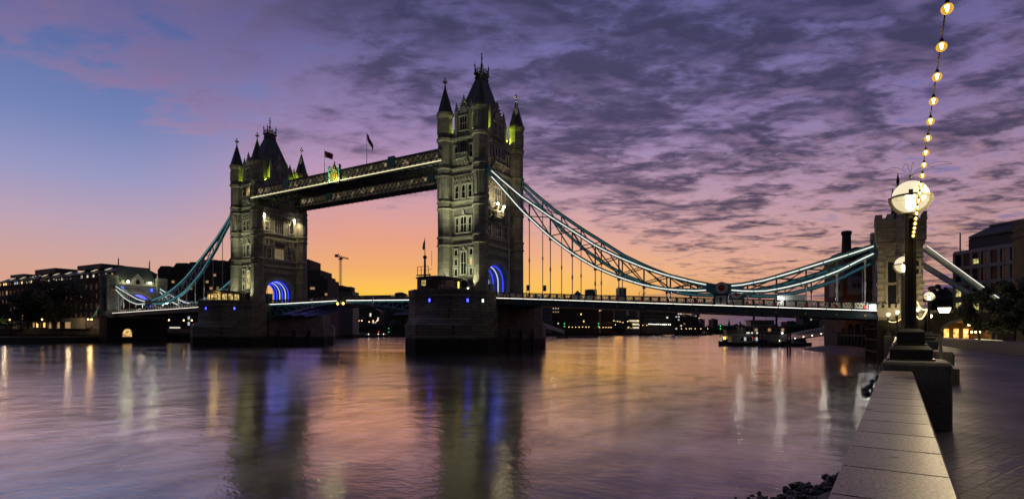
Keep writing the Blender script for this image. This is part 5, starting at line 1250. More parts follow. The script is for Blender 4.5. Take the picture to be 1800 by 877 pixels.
for i in range(44):
    if i in (6,15,16,17,22,30,31) : continue
    x=Lh*(.01+i*.0222)
    if x<Lh*.72 or i%2: win(h,rngw.choice(('w_dim','w_cool','w_dim','w_yellow','glass')) if x<Lh*.42 else rngw.choice(('w_dim','glass','w_white')),x,ev+.7,1.3,1.5,2.42)
wgrid(h,1,Lh-1,18.5,22.5,26,1,1.7,2.6,.25,('w_dim','w_cool'),True,-.06,True)
wgrid(h,1,Lh-1,5,18,26,3,1.5,2.4,.08,('w_dim','w_yellow'),True,-.06,True)
wgrid(h,Lh*.38,Lh*.99,.6,4.2,20,1,1.9,3.0,.5,('w_yellow','w_amber','w_dim'),True)
# low pale riverside building, cream wall and awnings
b,Lb=frame('low cream riverside building under the big tree','riverside_restaurant','restaurant',(84,244),(150,236),NZ)
MB().box(0,Lb,0,8,0,4.6).build('wall',cream,b); MB().box(-.4,Lb+.4,-.6,8.4,4.6,5.0).build('roof',dgrey,b)
for i,(x,w_) in enumerate(((1.6,1.4),(4.2,1.2),(7,1.4),(10,2.2),(13,3.2))): 
    if x<Lb-1: win(b,'glass' if i%2 else 'w_dim',x,.2,w_,2.6)
b2,Lb2=frame('cream garden wall lit by a lamp, farthest from the bridge on the quay','garden_wall','wall',(-14,250),(30,247),NZ); MB().box(0,Lb2,0,1,0,4.2).build('wall',cream,b2); MB().box(-.1,Lb2+.1,-.1,1.1,4.2,4.4).build('coping',T['ashlar'],b2)
for i,(px,lab) in enumerate(((34,'flat dark awning on posts beside the cream garden wall, left of two'),(49,'flat dark awning on posts, right of two, under the smaller tree'))):
    p=atz(px,240,NZ); t=thing('awning',lab,'awning',p,RZ,'awnings on the far quay')
    m=MB(); 
    for x in (-1.8,1.8):
        for y in (-1.5,1.5): m.box(x-.06,x+.06,y-.06,y+.06,0,2.6)
    m.build('post',T['iron'],t); MB().taper((-2.1,2.1,-1.9,1.9),(-.3,.3,-.3,.3),2.6,3.5).build('canopy',grey,t)
light('POINT','quay_glow',tuple(atz(8,240,NZ+3.2)),260,(1,.8,.5),size=.3); light('POINT','quay_glow',tuple(atz(120,231,NZ+3.5)),300,(1,.75,.45),size=.3)
def bank_lamp(label,p,hh,first=None,col='lamp'):
    if first is not None: return dup(first,None,p,RZ,label)
    t=thing('bank_lamp',label,'lamp post',p,RZ,'small lamps along the far banks')
    MB().tube([(0,0,-.1),(0,0,hh)],[.1,.05],6).build('pole',T['iron'],t); MB().ball((0,0,hh+.25),.3,8,6).build('globe',T['banklamp'],t); return t
bl0=bank_lamp('lamp on the far quay before the cream garden wall',atz(17.5,238,NZ),3.6)
for px,d,z,lab in ((74,236,NZ,'lamp on the far quay between the two trunks'),(155,233,NZ,'left lamp of the pair beside the green-roofed gatehouse'),(161,233,NZ,'right lamp of the pair beside the green-roofed gatehouse')): bank_lamp(lab,atz(px,d,z),3.6,bl0)
light('POINT','quay_lamp',tuple(atz(158,231,NZ+3)),420,(1,.62,.25),size=.3)
G='trees on the far quay'
tree('big spreading dark tree on the far quay before the brick hotel',atz(101,243,NZ),21.5,12.5,9000,1.1,3,1,.75,G,.25)
tree('dark tree on the far quay standing farthest from the bridge',atz(14,246,NZ),15.0,9,5000,1.1,4,0,.5,G,.2)
tree('smaller slender-trunked tree on the far quay, left of the big spreading one',atz(48,240,NZ),13.5,7.2,4500,1.0,5,0,.4,G,.3)
# quay under the left span
t=thing('lit_undercroft','warm lit arched opening in the base of the green-roofed gatehouse','archway',(-4.2,172.9,2.6))
MB().extr([(-1.7,0),(1.7,0)]+[(1.7*math.cos(PI*i/8),1.5+1.7*math.sin(PI*i/8)) for i in range(9)],'y',0,.1).build('opening',glow_mat('undercroft_light',(1,.62,.22),1.1,.8,.3,.6),t)
a=MB()
for i in range(10):
    p,q=PI*i/10,PI*(i+1)/10; a.extr([(1.7*math.cos(p),1.5+1.7*math.sin(p)),(2.1*math.cos(p),1.5+2.1*math.sin(p)),(2.1*math.cos(q),1.5+2.1*math.sin(q)),(1.7*math.cos(q),1.5+1.7*math.sin(q))],'y',-.2,.12)
a.build('arch_ring',T['ashlar'],t)
b,Lb=frame('low glazed pavilion with white lit signs under the far span','quay_pavilion','pavilion',(274,268),(345,280),2.6)
MB().box(0,Lb,0,7,0,4.5).build('wall',dgrey,b); MB().box(-.4,Lb+.4,-1,7.4,4.5,4.9).build('roof',dgrey,b)
for x,z,w_,hh,mt in ((2.2,3.6,3.2,.5,'w_cool'),(8,3.7,4.6,.6,'w_white'),(3.5,.8,1.5,1.5,'w_cool'),(5.2,.7,1.0,1.4,'w_white'),(12,1,2,1.6,'w_dim'),(15.5,1,1.6,1.6,'w_yellow')): win(b,mt,x,z,w_,hh)
for px,d,lab in ((297,262,'lamp under the far span before the pavilion, leftmost of three'),(323,266,'lamp under the far span before the pavilion, middle one of three'),(337,268,'lamp under the far span before the pavilion, rightmost of three')): bank_lamp(lab,atz(px,d,6.2),4.2,bl0)
tree('tree with a pale lit trunk beside the pavilion under the far span',atz(278,256,2.7),10,4.2,1800,.7,8,1,.4,None,.35)
ew2,Lw2=frame('dark quay wall under the far span','quay_wall','wall',(262,247),(372,262),0); MB().box(0,Lw2,0,1,-2,3.9).build('face',masonry('quay_stone',(.07,.06,.05),(.055,.05,.04),(.03,.03,.025),1.5,.6,tide=(3.0,(.015,.015,.012))),ew2); MB().box(0,Lw2,-.1,1.1,3.9,4.2).build('coping',T['pier'],ew2)
m=MB()
# ---- stepped concrete hotel behind the left span and the far tower
h,Lh=frame('stepped dark concrete hotel behind the teal suspension chains','concrete_hotel','hotel',(277,335),(424,335),2.4); k=Lh/147.
for x0,x1,yt,y0 in ((0,24,467,0),(24,52,461,2),(52,70,460,0),(70,102,455,3),(102,121,457,0),(121,147,450,2)):
    z=hz(yt,335,2.4); MB().extr([(x0*k,0),(x1*k,0),(x1*k,z-1.2),(x1*k-1.2,z),(x0*k+1.8,z),(x0*k,z-2.5)],'y',y0,y0+25).build('block',conc,h)
    for zz_ in range(4,int(z)-2,4): MB().box(x0*k+.3,x1*k-.3,y0-.25,y0+.1,zz_,zz_+.5).build('balcony_band',dgrey,h)
wgrid(h,1,Lh-1,4,30,24,7,1.6,1.5,.3,('w_yellow','w_dim','w_amber','w_dim'),False,-.1,False,.42)
wgrid(h,24*k,Lh-1,30,38,18,2,1.6,1.4,.12,('w_dim',),True,-.1,False,.8)
for z in (6,9.5,13): win(h,'w_cool',55*k,z,1.2,2.4,-.12)
h,Lh=frame('stepped dark concrete hotel wing right of the farther tower','hotel_wing','hotel',(524,340),(576,340),2.4); k=Lh/52.
for x0,x1,yt in ((0,18,455),(18,39,474),(39,46,484),(46,52,490)): MB().box(x0*k,x1*k,0,22,0,hz(yt,340,2.4)).build('block',conc,h)
m=MB()
for i in range(5): m.box(15.5*k,19*k,-1,6,hz(458+i*5,340,2.4)-1.1,hz(458+i*5,340,2.4))
m.build('balcony',conc,h); wgrid(h,18*k,51*k,12,34,9,6,1.5,1.4,.12,('w_dim','w_cool'),True,-.06,False,.7)
b,Lb=frame('low dark building with a white roof parapet behind the bascules','dock_offices','building',(566,420),(622,420),2.4); k=Lb/56
MB().box(0,36*k,0,20,0,hz(501,420,2.4)).build('wall',conc,b); MB().box(24*k,Lb,-3,14,0,hz(512,420,2.4)).build('white_wing',grey,b); MB().box(39*k,50*k,2,12,0,hz(503,420,2.4)).build('roof_block',conc,b)
MB().add([(0,-.5,hz(502,420,2.4)),(36*k,-.5,hz(506,420,2.4)),(36*k,20,hz(506,420,2.4)),(0,20,hz(502,420,2.4)),(0,-.5,hz(500,420,2.4)),(36*k,-.5,hz(504,420,2.4)),(36*k,20,hz(504,420,2.4)),(0,20,hz(500,420,2.4))],[(0,3,2,1),(4,5,6,7),(0,1,5,4),(1,2,6,5),(2,3,7,6),(3,0,4,7)]).build('roof',dgrey,b)
for x in (4,10,15): win(b,'w_white' if x==4 else 'w_dim',x*k,hz(520,420,2.4),2,1.6)
p=atz(568,400,2.4); t=thing('mast','thin signal mast right of the farther tower','mast',p,RZ); hm=hz(484,400,2.4); MB().tube([(0,0,0),(0,0,hm)],[.3,.1],6).box(-3,3,-.1,.1,hm*.6,hm*.6+.2).box(-2,2,-.1,.1,hm*.68,hm*.68+.2).build('pole',grey,t)
# tower crane
p=atz(598.5,430,2.4); t=thing('tower_crane','tall tower crane with a short raised jib, alone against the orange sky','crane',p,RZ-.4); hc=hz(456,430,2.4); m=MB()
cm=plain('crane_steel',(.30,.10,.05),.6)
for x in (-.7,.7):
    for y in (-.7,.7): m.box(x-.09,x+.09,y-.09,y+.09,0,hc)
n=26
for i in range(n):
    z0,z1=hc*i/n,hc*(i+1)/n
    for s_ in (-.7,.7): m.bar((-.7,s_,z0),(.7,s_,z1),.07); m.bar((s_,-.7,z1),(s_,.7,z0),.07)
m.build('mast',cm,t)
m=MB().box(-1.2,1.2,-1.2,1.2,hc,hc+.8); m.bar((-4.0,0,hc+2.6),(7.5,0,hc+.2),.5,.7); m.bar((-4,0,hc+4.2),(7.5,0,hc+.8),.25); m.bar((0,0,hc),(-2,0,hc+5),.3)
for i in range(6): x=-3+i*1.8; m.bar((x,0,hc+2.5-i*.38),(x+.9,0,hc+3.7-i*.5),.14)
m.build('jib',cm,t); MB().box(-4.8,-2.8,-.9,.9,hc+2.2,hc+4.2).build('counterweight',T['red'],t); MB().box(.6,2.0,-1.6,-.4,hc+.3,hc+2).build('cab',grey,t)
# ---- far bank seen under the bascules
def leafmass(name,segs,seed,ls,mat):     # far-off wood: px range, depth, ground z, top py
    rng=random.Random(seed); vs=[]; fs=[]
    for px0,px1,d,zb,yt,n in segs:
        H_=hz(yt,d,zb); lump=[(rng.uniform(px0,px1),rng.uniform(.55,1.),rng.uniform(4,9)) for _ in range(max(3,int((px1-px0)/7)))]
        for _ in range(n):
            px,hh,rr=rng.choice(lump); u=rng.gauss(0,rr*.6); z=H_*hh*math.sqrt(rng.random())*max(.25,1-(u/rr/1.6)**2)
            p=at(px+u,HY,d+rng.uniform(-8,14)); p.z=zb+z
            a=Vector((rng.gauss(0,1),rng.gauss(0,1),rng.gauss(0,1))).normalized(); w_=a.orthogonal().normalized(); s_=ls*d/500*rng.uniform(.6,1.3); o=len(vs)
            vs+=[p-a*s_*.5,p+w_*s_*.35,p+a*s_*.5,p-w_*s_*.35]; fs.append((o,o+1,o+2,o+3))
    me=bpy.data.meshes.new(name); me.from_pydata(vs,[],fs); me.materials.append(mat); o=bpy.data.objects.new(name,me); COL.objects.link(o); tag(o,kind='stuff')
leafmass('woodland',[(585,725,500,2.6,556,5000),(655,725,620,2.6,519,900),(1076,1104,690,2.6,551,1800),(1195,1240,760,2.6,558,2600),(1235,1300,950,2.6,570,2600),(1290,1480,1150,2.6,569,6000)],21,2.6,lm[0])
def block_building(label,px0,px1,yt,d,mat,cat='building',zb=2.4,dep=18,grid=None,name='riverside_building',roof=None,yaw=0):
    t,Lb=frame(label,name,cat,(px0,d-yaw),(px1,d+yaw),zb); H_=hz(yt,d,zb); MB().box(0,Lb,0,dep,0,H_).build('wall',mat,t)
    if roof=='gable': MB().extr([(-.4,H_),(Lb+.4,H_),(Lb/2,H_+Lb*.28)],'y',-.3,dep+.3).build('roof',dgrey,t)
    elif roof=='pyramid': MB().taper((-.3,Lb+.3,-.3,dep+.3),(Lb/2-.1,Lb/2+.1,dep/2-.1,dep/2+.1),H_,H_+Lb*.55).build('roof',dgrey,t)
    elif roof=='hip': MB().taper((-.8,Lb+.8,-.8,dep+.8),(Lb*.3,Lb*.7,dep*.4,dep*.6),H_,H_+Lb*.16).build('roof',dgrey,t)
    elif roof=='spire': MB().lathe([(Lb*.3,H_),(.1,H_*1.9)],6,(Lb/2,dep/2)).build('spire',dgrey,t)
    else: MB().box(-.2,Lb+.2,-.2,dep+.2,H_,H_+.6).box(Lb*.3,Lb*.7,dep*.3,dep*.7,H_+.6,H_+2.4).build('roof',dgrey,t)
    if grid:
        nx,nz,w_,hh,lit,mats,z0=grid; wgrid(t,.5,Lb-.5,z0,H_-1,nx,nz,w_,hh,lit,mats,True)
    return t
Y_=('w_yellow','w_dim'); C_=('w_cool','w_white'); A_=('w_amber','w_yellow','w_dim')
block_building('dark brick house with two lit windows behind the pontoon',648,668,547,520,dbrick,grid=(4,3,1.6,3,.3,('w_white',),8),roof='gable')
block_building('dark brick house left of the nearer pier, unlit windows',688,722,553,540,dbrick,grid=(6,4,1.2,1.8,.05,('w_dim',),3),roof='hip')
block_building('low domed roof on the horizon left of the nearer pier',694,710,515,680,conc,roof='hip')
block_building('low dark roofs on the horizon by the bascules',600,720,521.5,700,conc,roof=None)
for i,(px,y) in enumerate(((577,560),(601,561),(606,563),(617,563),(625,561),(628,562),(631,563),(636,563),(649,565),(656,563),(663,563))):
    p=at(px,y,470); hh=p.z-2.6; bank_lamp('amber lamp among the dark trees beyond the bascules, %s from the left'%('first second third fourth fifth sixth seventh eighth ninth tenth eleventh'.split()[i]),atz(px,470,p.z-3.85),3.6,bl0)
# pontoon
t,Lp=frame('long floating pontoon with white railings and small lights beyond the bascules','pontoon','pontoon',(572,442),(683,448),0)
MB().box(0,Lp,0,7,-.4,1.4).build('hull',dgrey,t); m=MB()
for i in range(int(Lp/1.6)): m.box(i*1.6,i*1.6+.12,0,.12,1.4,3.2)
for z in (3.1,2.4,1.9): m.box(0,Lp,0,.1,z,z+.12)
m.build('railing',T['white'],t)
m=MB(); x=Lp*.28
for dx in (-3,-1,1.5,3.5): m.bar((x+dx,2,1.4),(x+dx+(.8 if dx<0 else 0),2,6.2),.25)
m.box(x-3.6,x+5.2,.5,5,6.2,6.9).build('shelter',T['white'],t); MB().extr([(Lp*.55-3.2,1.4),(Lp*.55+3.2,1.4),(Lp*.55+3,3.8),(Lp*.55+2,4.4),(Lp*.55-2,4.4),(Lp*.55-3,3.8)],'y',2,5).build('hut',grey,t)
for q in (.22,.26,.44,.48,.52,.68,.84,.92): MB().ball((Lp*q,-.1,2.6),.24,6,4).build('deck_light',T['lampw'],t)
p=atz(683.5,440,0); t=thing('light_post','post with two green lights at the right end of the pontoon','light post',p,RZ); MB().tube([(0,0,-1),(0,0,7.4)],.2,6).build('post',T['iron'],t)
for z in (7.2,4.4): MB().box(-.22,.22,-.4,-.2,z-.25,z+.25).build('lamp_lens',T['greenl'],t)
p=atz(666,430,0); t=thing('mast','slim mast with a red light rising behind the bascules','mast',p,RZ); MB().tube([(0,0,-1),(0,0,21)],[.22,.1],6).build('pole',T['iron'],t); MB().ball((0,-.3,4.6),.4,6,4).build('lamp',T['redl'],t)
# ---- downstream bank under the near span
block_building('grey banded block just right of the nearer pier',953,969,537,640,grey,grid=(3,5,2.2,1.2,.1,Y_,6))
block_building('narrow brick warehouse beside the grey banded block',970,984,536,650,dbrick,grid=(3,6,1.4,1.6,.3,('w_dim','w_white'),5))
block_building('large dark brick warehouse with small scattered lit windows',985,1053,541,660,dbrick,grid=(14,6,1.4,1.8,.10,('w_dim','w_yellow','w_cool'),4),roof='hip')
block_building('dark gabled warehouse before the pale distant towers',1056,1077,547,680,dbrick,grid=(5,4,1.4,1.8,.06,Y_,5),roof='gable')
block_building('low glazed building with bright yellow rooms by the amber lamps',1102,1124,559,690,grey,grid=(5,3,2.6,2.0,.7,('w_yellow','w_white'),5))
block_building('dark flat-roofed apartment block with a row of white lights at its foot',1125,1186,547,700,conc,grid=(12,4,2.4,2.0,.06,C_,9))
block_building('dark apartment block with stacked lit balconies',1186,1200,547,720,conc,grid=(3,6,2.0,1.6,.5,C_,4))
block_building('low brown block half behind far trees',1200,1228,557,745,dbrick,grid=(6,3,1.8,1.8,.05,Y_,5))
for i,(px0,px1,yt,d,mt,lab,rf) in enumerate(((1060,1079,541,1500,grey,'distant pale tower with lit floors under the near span, left of a pair',None),(1080,1101,541,1520,grey,'distant pale tower under the near span, right of a pair',None),(1105,1128,545,1400,grey,'distant stepped tower beside far trees',None),(1187,1199,544,1500,grey,'distant slab behind the lit balconies',None),(1203,1213,553,1450,grey,'distant low slab left of the slim tower',None),(1222,1230,545,1500,grey,'slim distant tower catching a warm edge',None),(1231,1239,561,1300,grey,'small distant block right of the slim tower',None),(1254,1262,561,1200,conc,'small distant block on the dark tree line',None),(1282,1290,571,1300,grey,'distant church-like tower with a needle spire','spire'),(1384,1408,565,1250,conc,'distant low slab with one lit window over the boats',None),(1412,1434,550,1150,conc,'distant apartment tower beyond the gangway, wider of two',None),(1434,1440,561,1160,conc,'low block beside the wider apartment tower',None),(1450,1464,552,1180,conc,'distant apartment tower beyond the gangway with a stair of lights',None),(1009,1023,517,2400,grey,'far tower with a pyramid roof over the near span parapet','pyramid'),(1030,1049,508.5,2300,grey,'far wide office block over the parapet right of the pyramid roof',None),(1086,1101,505.5,2300,grey,'far dark office tower over the parapet',None))):
    block_building(lab,px0,px1,yt,d,mt,'tower',2.4,30 if d<2000 else 40,(4,9,2.4 if d<2000 else 3.5,2,.12,('w_white','w_yellow'),8) if d<2000 and yt<560 else None,'distant_tower',rf)
p=atz(1128,2300,2.4); t=thing('distant_cranes','pair of far cranes with red lamps over the near parapet','crane',p,RZ); hc=hz(513,2300,2.4); MB().bar((-10,0,0),(-10,0,hc),1.4).bar((-16,0,hc-4),(8,0,hc+8),1.2).bar((6,0,0),(6,0,hc-8),1.4).bar((-2,0,hc-8),(22,0,hc-2),1.2).build('mast',conc,t); MB().ball((-1,-1,hc+3),2.0,6,4).build('lamp',T['redl'],t)
NUM='first second third fourth fifth sixth seventh eighth ninth tenth eleventh twelfth'.split()
for i,px in enumerate((1000,1006,1012,1018,1024,1030,1035)): bank_lamp('yellow lamp in the row before the large brick warehouse, %s from the left'%NUM[i],atz(px,640,6),3.2,bl0)
for i,px in enumerate((1054,1060,1065,1070,1074)): bank_lamp('yellow lamp in the row before the gabled warehouse, %s from the left'%NUM[i],atz(px,640,5.6),3.2,bl0)
for i,(px,y) in enumerate(((1079,563),(1086,564),(1090,565),(1095,566),(1082,570),(1103,564))): bank_lamp('bright amber lamp in the cluster by the low glazed building, %s from the left'%NUM[i],atz(px,640,at(px,y,640).z-3.85),3.6,bl0)
light('POINT','amber_wash',tuple(atz(1088,650,12)),1200,(1,.45,.08),size=5)
for i in range(12):
    p=at(1141+i*3.4,569+i*.08,690); t=thing('bank_light','small white light along the foot of the apartment block, %s from the left'%NUM[i],'light',p,RZ,'white lights at the foot of the apartments')
    MB().ball((0,0,0),.42,6,4).build('globe',T['lampw'],t); MB().box(-.1,.1,-.1,.1,-6,-.5).build('post',T['iron'],t)
for i,px in enumerate((1117,1124,1130,1137,1198,1206,1212,1215,1222,1232,1244)): 
    y=571 if px<1140 else 577; p=at(px,y,700); bank_lamp('lamp on the far bank before the apartments and far trees, %s from the left'%NUM[i],atz(px,700,p.z-3.85),3.6,bl0)
for i,(px,y,c) in enumerate(((992,568,'greenl'),(1052,568,'greenl'),(1266,572,'greenl'))):
    p=atz(px,560,0); t=thing('light_post',('post with green lights in the water right of the nearer pier','post with green lights standing left of the gabled warehouse','post with green lights by the far trees')[i],'light post',p,RZ); z=at(px,y,560).z; MB().tube([(0,0,-1),(0,0,z+2)],.4,6).build('post',T['iron'],t); MB().box(-.35,.35,-.7,-.4,z-.4,z+.4).box(-.35,.35,-.7,-.4,z-3.2,z-2.4).build('lamp_lens',T[c],t)
# sloping gangway right of the near pier
t,Lg=frame('pale lattice gangway sloping down right of the nearer pier','gangway','gangway',(950,330),(992,400),0); z0,z1=hz(572,330,0),hz(585,400,0); m=MB()
for dz in (0,2.0):
    for y in (0,2): m.bar((0,y,z0+dz),(Lg,y,z1+dz),.3)
for i in range(24):
    a,b=i/24,(i+1)/24; m.bar((Lg*a,0,z0+(z1-z0)*a),(Lg*b,0,z0+(z1-z0)*b+2),.16); m.bar((Lg*a,0,z0+(z1-z0)*a),(Lg*a,0,z0+(z1-z0)*a+2),.16)
m.build('truss',T['white'],t); MB().bar((0,1,z0+.1),(Lg,1,z1+.1),2,.2).build('walkway',grey,t)
t,Lg=frame('dark landing stage at the foot of the pale gangway','landing_stage','landing stage',(990,402),(1052,440),0); MB().box(0,Lg,0,6,-.4,1.6).build('hull',dgrey,t)
m=MB()
for x in (2,5,Lg*.6,Lg-4): m.tube([(x,0,-1),(x,0,6)],.5,6)
m.build('pile',T['iron'],t)
# ---- boats
def hull(m,L_,B_,h,z0=-.5,sheer=.5,bow=.35):
    ns=10; vs=[]
    for i in range(ns+1):
        u=i/ns; w_=B_/2*(1-max(0,(u-(1-bow))/bow)**2.2*.96)*(1-.15*max(0,(.15-u)/.15)); zt=h+sheer*(2*u-1)**2*(1.2 if u>.5 else .5)
        vs+=[(u*L_,-w_*.78,z0),(u*L_,w_*.78,z0),(u*L_,w_,zt),(u*L_,-w_,zt)]
    fs=[(0,1,2,3),tuple(4*ns+k for k in (3,2,1,0))]
    for i in range(ns): k=4*i; fs+=[(k+j,k+4+j,k+4+(j+1)%4,k+(j+1)%4) for j in range(4)]
    m.add(vs,fs)
hb=plain('black_hull_paint',(.02,.02,.022),.45); wp=plain('white_boat_paint',(.26,.25,.24),.5); rp=plain('dull_red_boat_paint',(.25,.04,.03),.5)
def boat(label,px,d,rz,L_,B_,name='river_boat',cat='boat'):
    t=thing(name,label,cat,atz(px,d,0),rz); return t
rzb=RZ+PI
t=boat('two-decked white passenger boat with a dark bow, nearest of the moored boats',1338,186,rzb,14,4); m=MB(); hull(m,14.2,4.2,1.0); m.build('hull',hb,t)
MB().box(.5,10.5,-1.7,1.7,1.0,3.2).build('lower_cabin',wp,t); MB().box(-.2,12.2,-1.9,1.9,3.2,3.4).box(-.2,12.2,1.8,1.9,3.4,4.0).box(-.2,12.2,-1.9,-1.8,3.4,4.0).build('upper_deck',wp,t); MB().box(6.5,12.0,-1.5,1.5,3.4,5.2).box(6.0,12.6,-1.8,1.8,5.2,5.45).build('wheelhouse',plain('dark_wheelhouse_paint',(.07,.06,.05),.5),t)
for i in range(7): MB().box(1+i*.95,1.6+i*.95,1.7,1.76,1.7,2.8).build('window',T['w_cool'] if i in (1,2,5) else T['glass'],t)
for x in (1.2,2.8,4.4): MB().box(x,x+1.1,1.4,1.5,3.9,4.5).build('deck_light',T['w_white'],t)
MB().box(-.1,6,-1.9,1.9,4.6,4.75).build('awning',wp,t)
for x,z,mt in ((.4,2.6,'redl'),(3.5,2.7,'redl')): MB().ball((x,1.9,z),.2,6,4).build('signal_lamp',T[mt],t)
MB().box(12.2,12.8,.6,1.1,2.1,2.9).build('bow_lamp',emis('yellow_bow_lamp',(1,.75,.05),3),t)
light('POINT','boat_light',tuple(atz(1325,180,5.5)),60,(1,.95,.85),size=.9)
t=boat('large paddle boat with three white decks and two black funnels, behind the two-decked boat',1385,205,rzb,22,6,'paddle_boat'); m=MB(); hull(m,24,6,1.6); m.build('hull',hb,t)
MB().box(1,20,-2.6,2.6,1.6,4.0).box(.5,19,-2.9,2.9,4.0,4.25).box(2,17.5,-2.4,2.4,4.25,6.3).box(1.5,18,-2.8,2.8,6.3,6.55).box(6,14.5,-2.1,2.1,6.55,8.6).build('cabin',wp,t); MB().box(5.6,15,-2.5,2.5,8.6,8.85).box(.4,19.1,2.92,3.0,4.0,4.3).box(1.4,18.1,2.82,2.9,6.3,6.6).build('red_trim',rp,t)
for i in range(8): MB().box(6.4+i*1.0,7.1+i*1.0,2.1,2.16,7.2,8.2).build('window',T['glass'],t)
for i in range(9): MB().box(2.6+i*1.6,3.6+i*1.6,2.4,2.46,4.8,5.8).build('window',T['w_dim'] if i%3==0 else T['glass'],t)
for x in (4.2,12.5): MB().lathe([(.38,4),(.38,11.2),(.5,11.3),(.5,11.8),(.4,11.9)],10,(x,0)).build('funnel',T['iron'],t)
m=MB(); m.bar((4.2,0,11.5),(12.5,0,11.5),.06); m.bar((12.5,0,11.5),(22,0,9),.06); m.bar((8,0,8.8),(8,0,13.5),.12)
for x in (6.5,10): m.ring((x,0,11.2),.2,.35,'y',.1,8)
m.build('rigging',T['iron'],t)
t=boat('black tug moored before the paddle boat',1377,176,rzb,8,3,'tug_boat'); m=MB(); hull(m,7.4,3,1.3,sheer=.7); m.build('hull',hb,t); MB().box(2,4.5,-1,1,1.3,3.4).box(1.8,4.8,-1.2,1.2,3.4,3.6).build('wheelhouse',conc,t); MB().tube([(1.2,0,1.2),(1.2,0,6.2)],.06,6).build('mast',T['iron'],t); MB().ball((.9,1.2,4.2),.22,8,5).build('deck_lamp',T['lampw'],t)
t=boat('small dark launch at the right end of the moored boats',1424,182,rzb,9,3,'launch'); m=MB(); hull(m,8.6,2.8,.9); m.build('hull',hb,t); MB().taper((1.5,6,-1,1),(1.9,5.4,-.8,.8),.9,2.5).build('cabin',grey,t)
for i in range(4): MB().box(2.0+i,2.7+i,.95,1.0,1.4,2.1).build('window',T['glass'],t)
light('POINT','boat_light',tuple(atz(1362,172,5)),60,(1,.95,.85),size=.9)
for i,(px0,px1,d) in enumerate(((1122,1150,720),(1146,1166,730),(1185,1212,740),(1208,1232,760),(1232,1253,700))):
    t,Lg=frame('dark moored barge on the far bank, %s from the left'%NUM[i],'barge','barge',(px0,d),(px1,d),0,'barges moored on the far bank'); m=MB(); hull(m,Lg,6,2.2); m.build('hull',hb,t); MB().box(Lg*.15,Lg*.5,-2,2,2.2,5.2).build('cabin',grey if i in (1,4) else conc,t); MB().box(Lg*.2,Lg*.25,-2.1,-2.02,3,4.2).build('window',T['w_dim'],t)
def piles(label,pts,d,name,grp=None,r=.28):
    p=atz(pts[0][0],d,0); t=thing(name,label,'mooring posts',p,RZ,grp); m=MB()
    for px,yt in pts: x=(px-pts[0][0])*d/FP; m.tube([(x,0,-2),(x,0,hz(yt,d,0))],r,8)
    m.bar((0,0,2),((pts[-1][0]-pts[0][0])*d/FP,0,2),.3) if len(pts)>1 else 0
    m.build('pile',plain('tarred_timber',(.018,.016,.014),.7),t)
GP='mooring posts in the river by the boats'
piles('pair of tall black mooring posts standing clear of the boats before the gangway',((1384.5,574),(1389,573)),138,'mooring_post',GP,.24)
piles('pair of black mooring posts between the two-decked boat and the tug',((1334,579),(1340,580)),176,'mooring_post',GP)
piles('single tall black mooring post behind the stern of the two-decked boat',((1301,565),),196,'mooring_post',GP)
piles('single tall black mooring post rising through the middle of the boats',((1325,566),),182,'mooring_post',GP)
t,Lg=frame('white lattice gangway with small lamps climbing from the boats to the wharf','gangway','gangway',(1365,176),(1470,150),0); z0,z1=hz(601,176,0),hz(586,150,0); m=MB()
for dz in (0,1.9):
    for y in (0,1.6): m.bar((0,y,z0+dz),(Lg,y,z1+dz+.6),.16)
for i in range(20):
    a,b=i/20,(i+1)/20; za=z0+(z1+.3-z0)*a; zb_=z0+(z1+.3-z0)*b
    for y in (0,1.6): m.bar((Lg*a,y,za),(Lg*(a+b)/2,y,zb_+1.9),.09); m.bar((Lg*(a+b)/2,y,zb_+1.9),(Lg*b,y,zb_),.09)
m.build('truss',plain('gangway_paint',(.4,.38,.4),.5),t); MB().bar((0,.8,z0),(Lg,.8,z1+.3),1.6,.12).build('walkway',grey,t)
for i in range(7): a=(i+.5)/7; MB().ball((Lg*a,-.2,z0+(z1+.3-z0)*a+.3),.13,6,4).build('lamp',emis('gangway_lamp',(1,.9,.55),7),t)
# wharf: jetty, lit terrace, brick mill with chimney
t,Lg=frame('dark timber jetty on piles below the near span','timber_jetty','jetty',(1452,150),(1530,118),0); m=MB(); tm=plain('old_timber',(.03,.026,.022),.8)
for i in range(15):
    x=Lg*i/14
    for y in (0,3): m.box(x-.2,x+.2,y-.2,y+.2,-1,4.6 if i%3 else 5.6)
m.build('pile',tm,t); m=MB().box(-.3,Lg*.35,-.4,6,1.0,4.2).box(0,Lg,-.2,6,3.6,4.0)
for i in range(10): m.bar((Lg*i/10,-.1,.3),(Lg*(i+1)/10,-.1,3.6),.18)
m.build('deck',tm,t)
p=at(1476,577,200); t=thing('lit_terrace','riverside terrace with bright yellow strings of lights beyond the jetty','terrace',atz(1476,200,3),RZ)
MB().box(-4,5,0,6,0,1.2).box(-4,5,4,6,1.2,4.5).build('deck',dbrick,t)
for i in range(16): x=-2.6+i*.36; MB().ball((x,-.1,2.0+.6*((i%8)/7-.5)**2*4-.3),.17,6,4).build('festoon_bulb',emis('terrace_bulb',(1,.78,.3),16),t)
for x in (-1.6,-.6,1.0,2.0): MB().box(x-.3,x+.3,3.9,3.99,2.9,3.9).build('sign',T['w_yellow'],t)
t,Lg=frame('tall brick mill with a round chimney and hanging grey bays, beside the gatehouse','brick_mill','mill',(1484,136),(1606,133),2.6); H_=hz(452,136,2.6)
MB().box(0,Lg,0,14,0,H_).build('wall',brick,t); MB().extr([(-.5,H_),(Lg,H_),(Lg,H_+2),(2.2,H_+2.4)],'y',-.5,14.5).build('roof',dgrey,t)
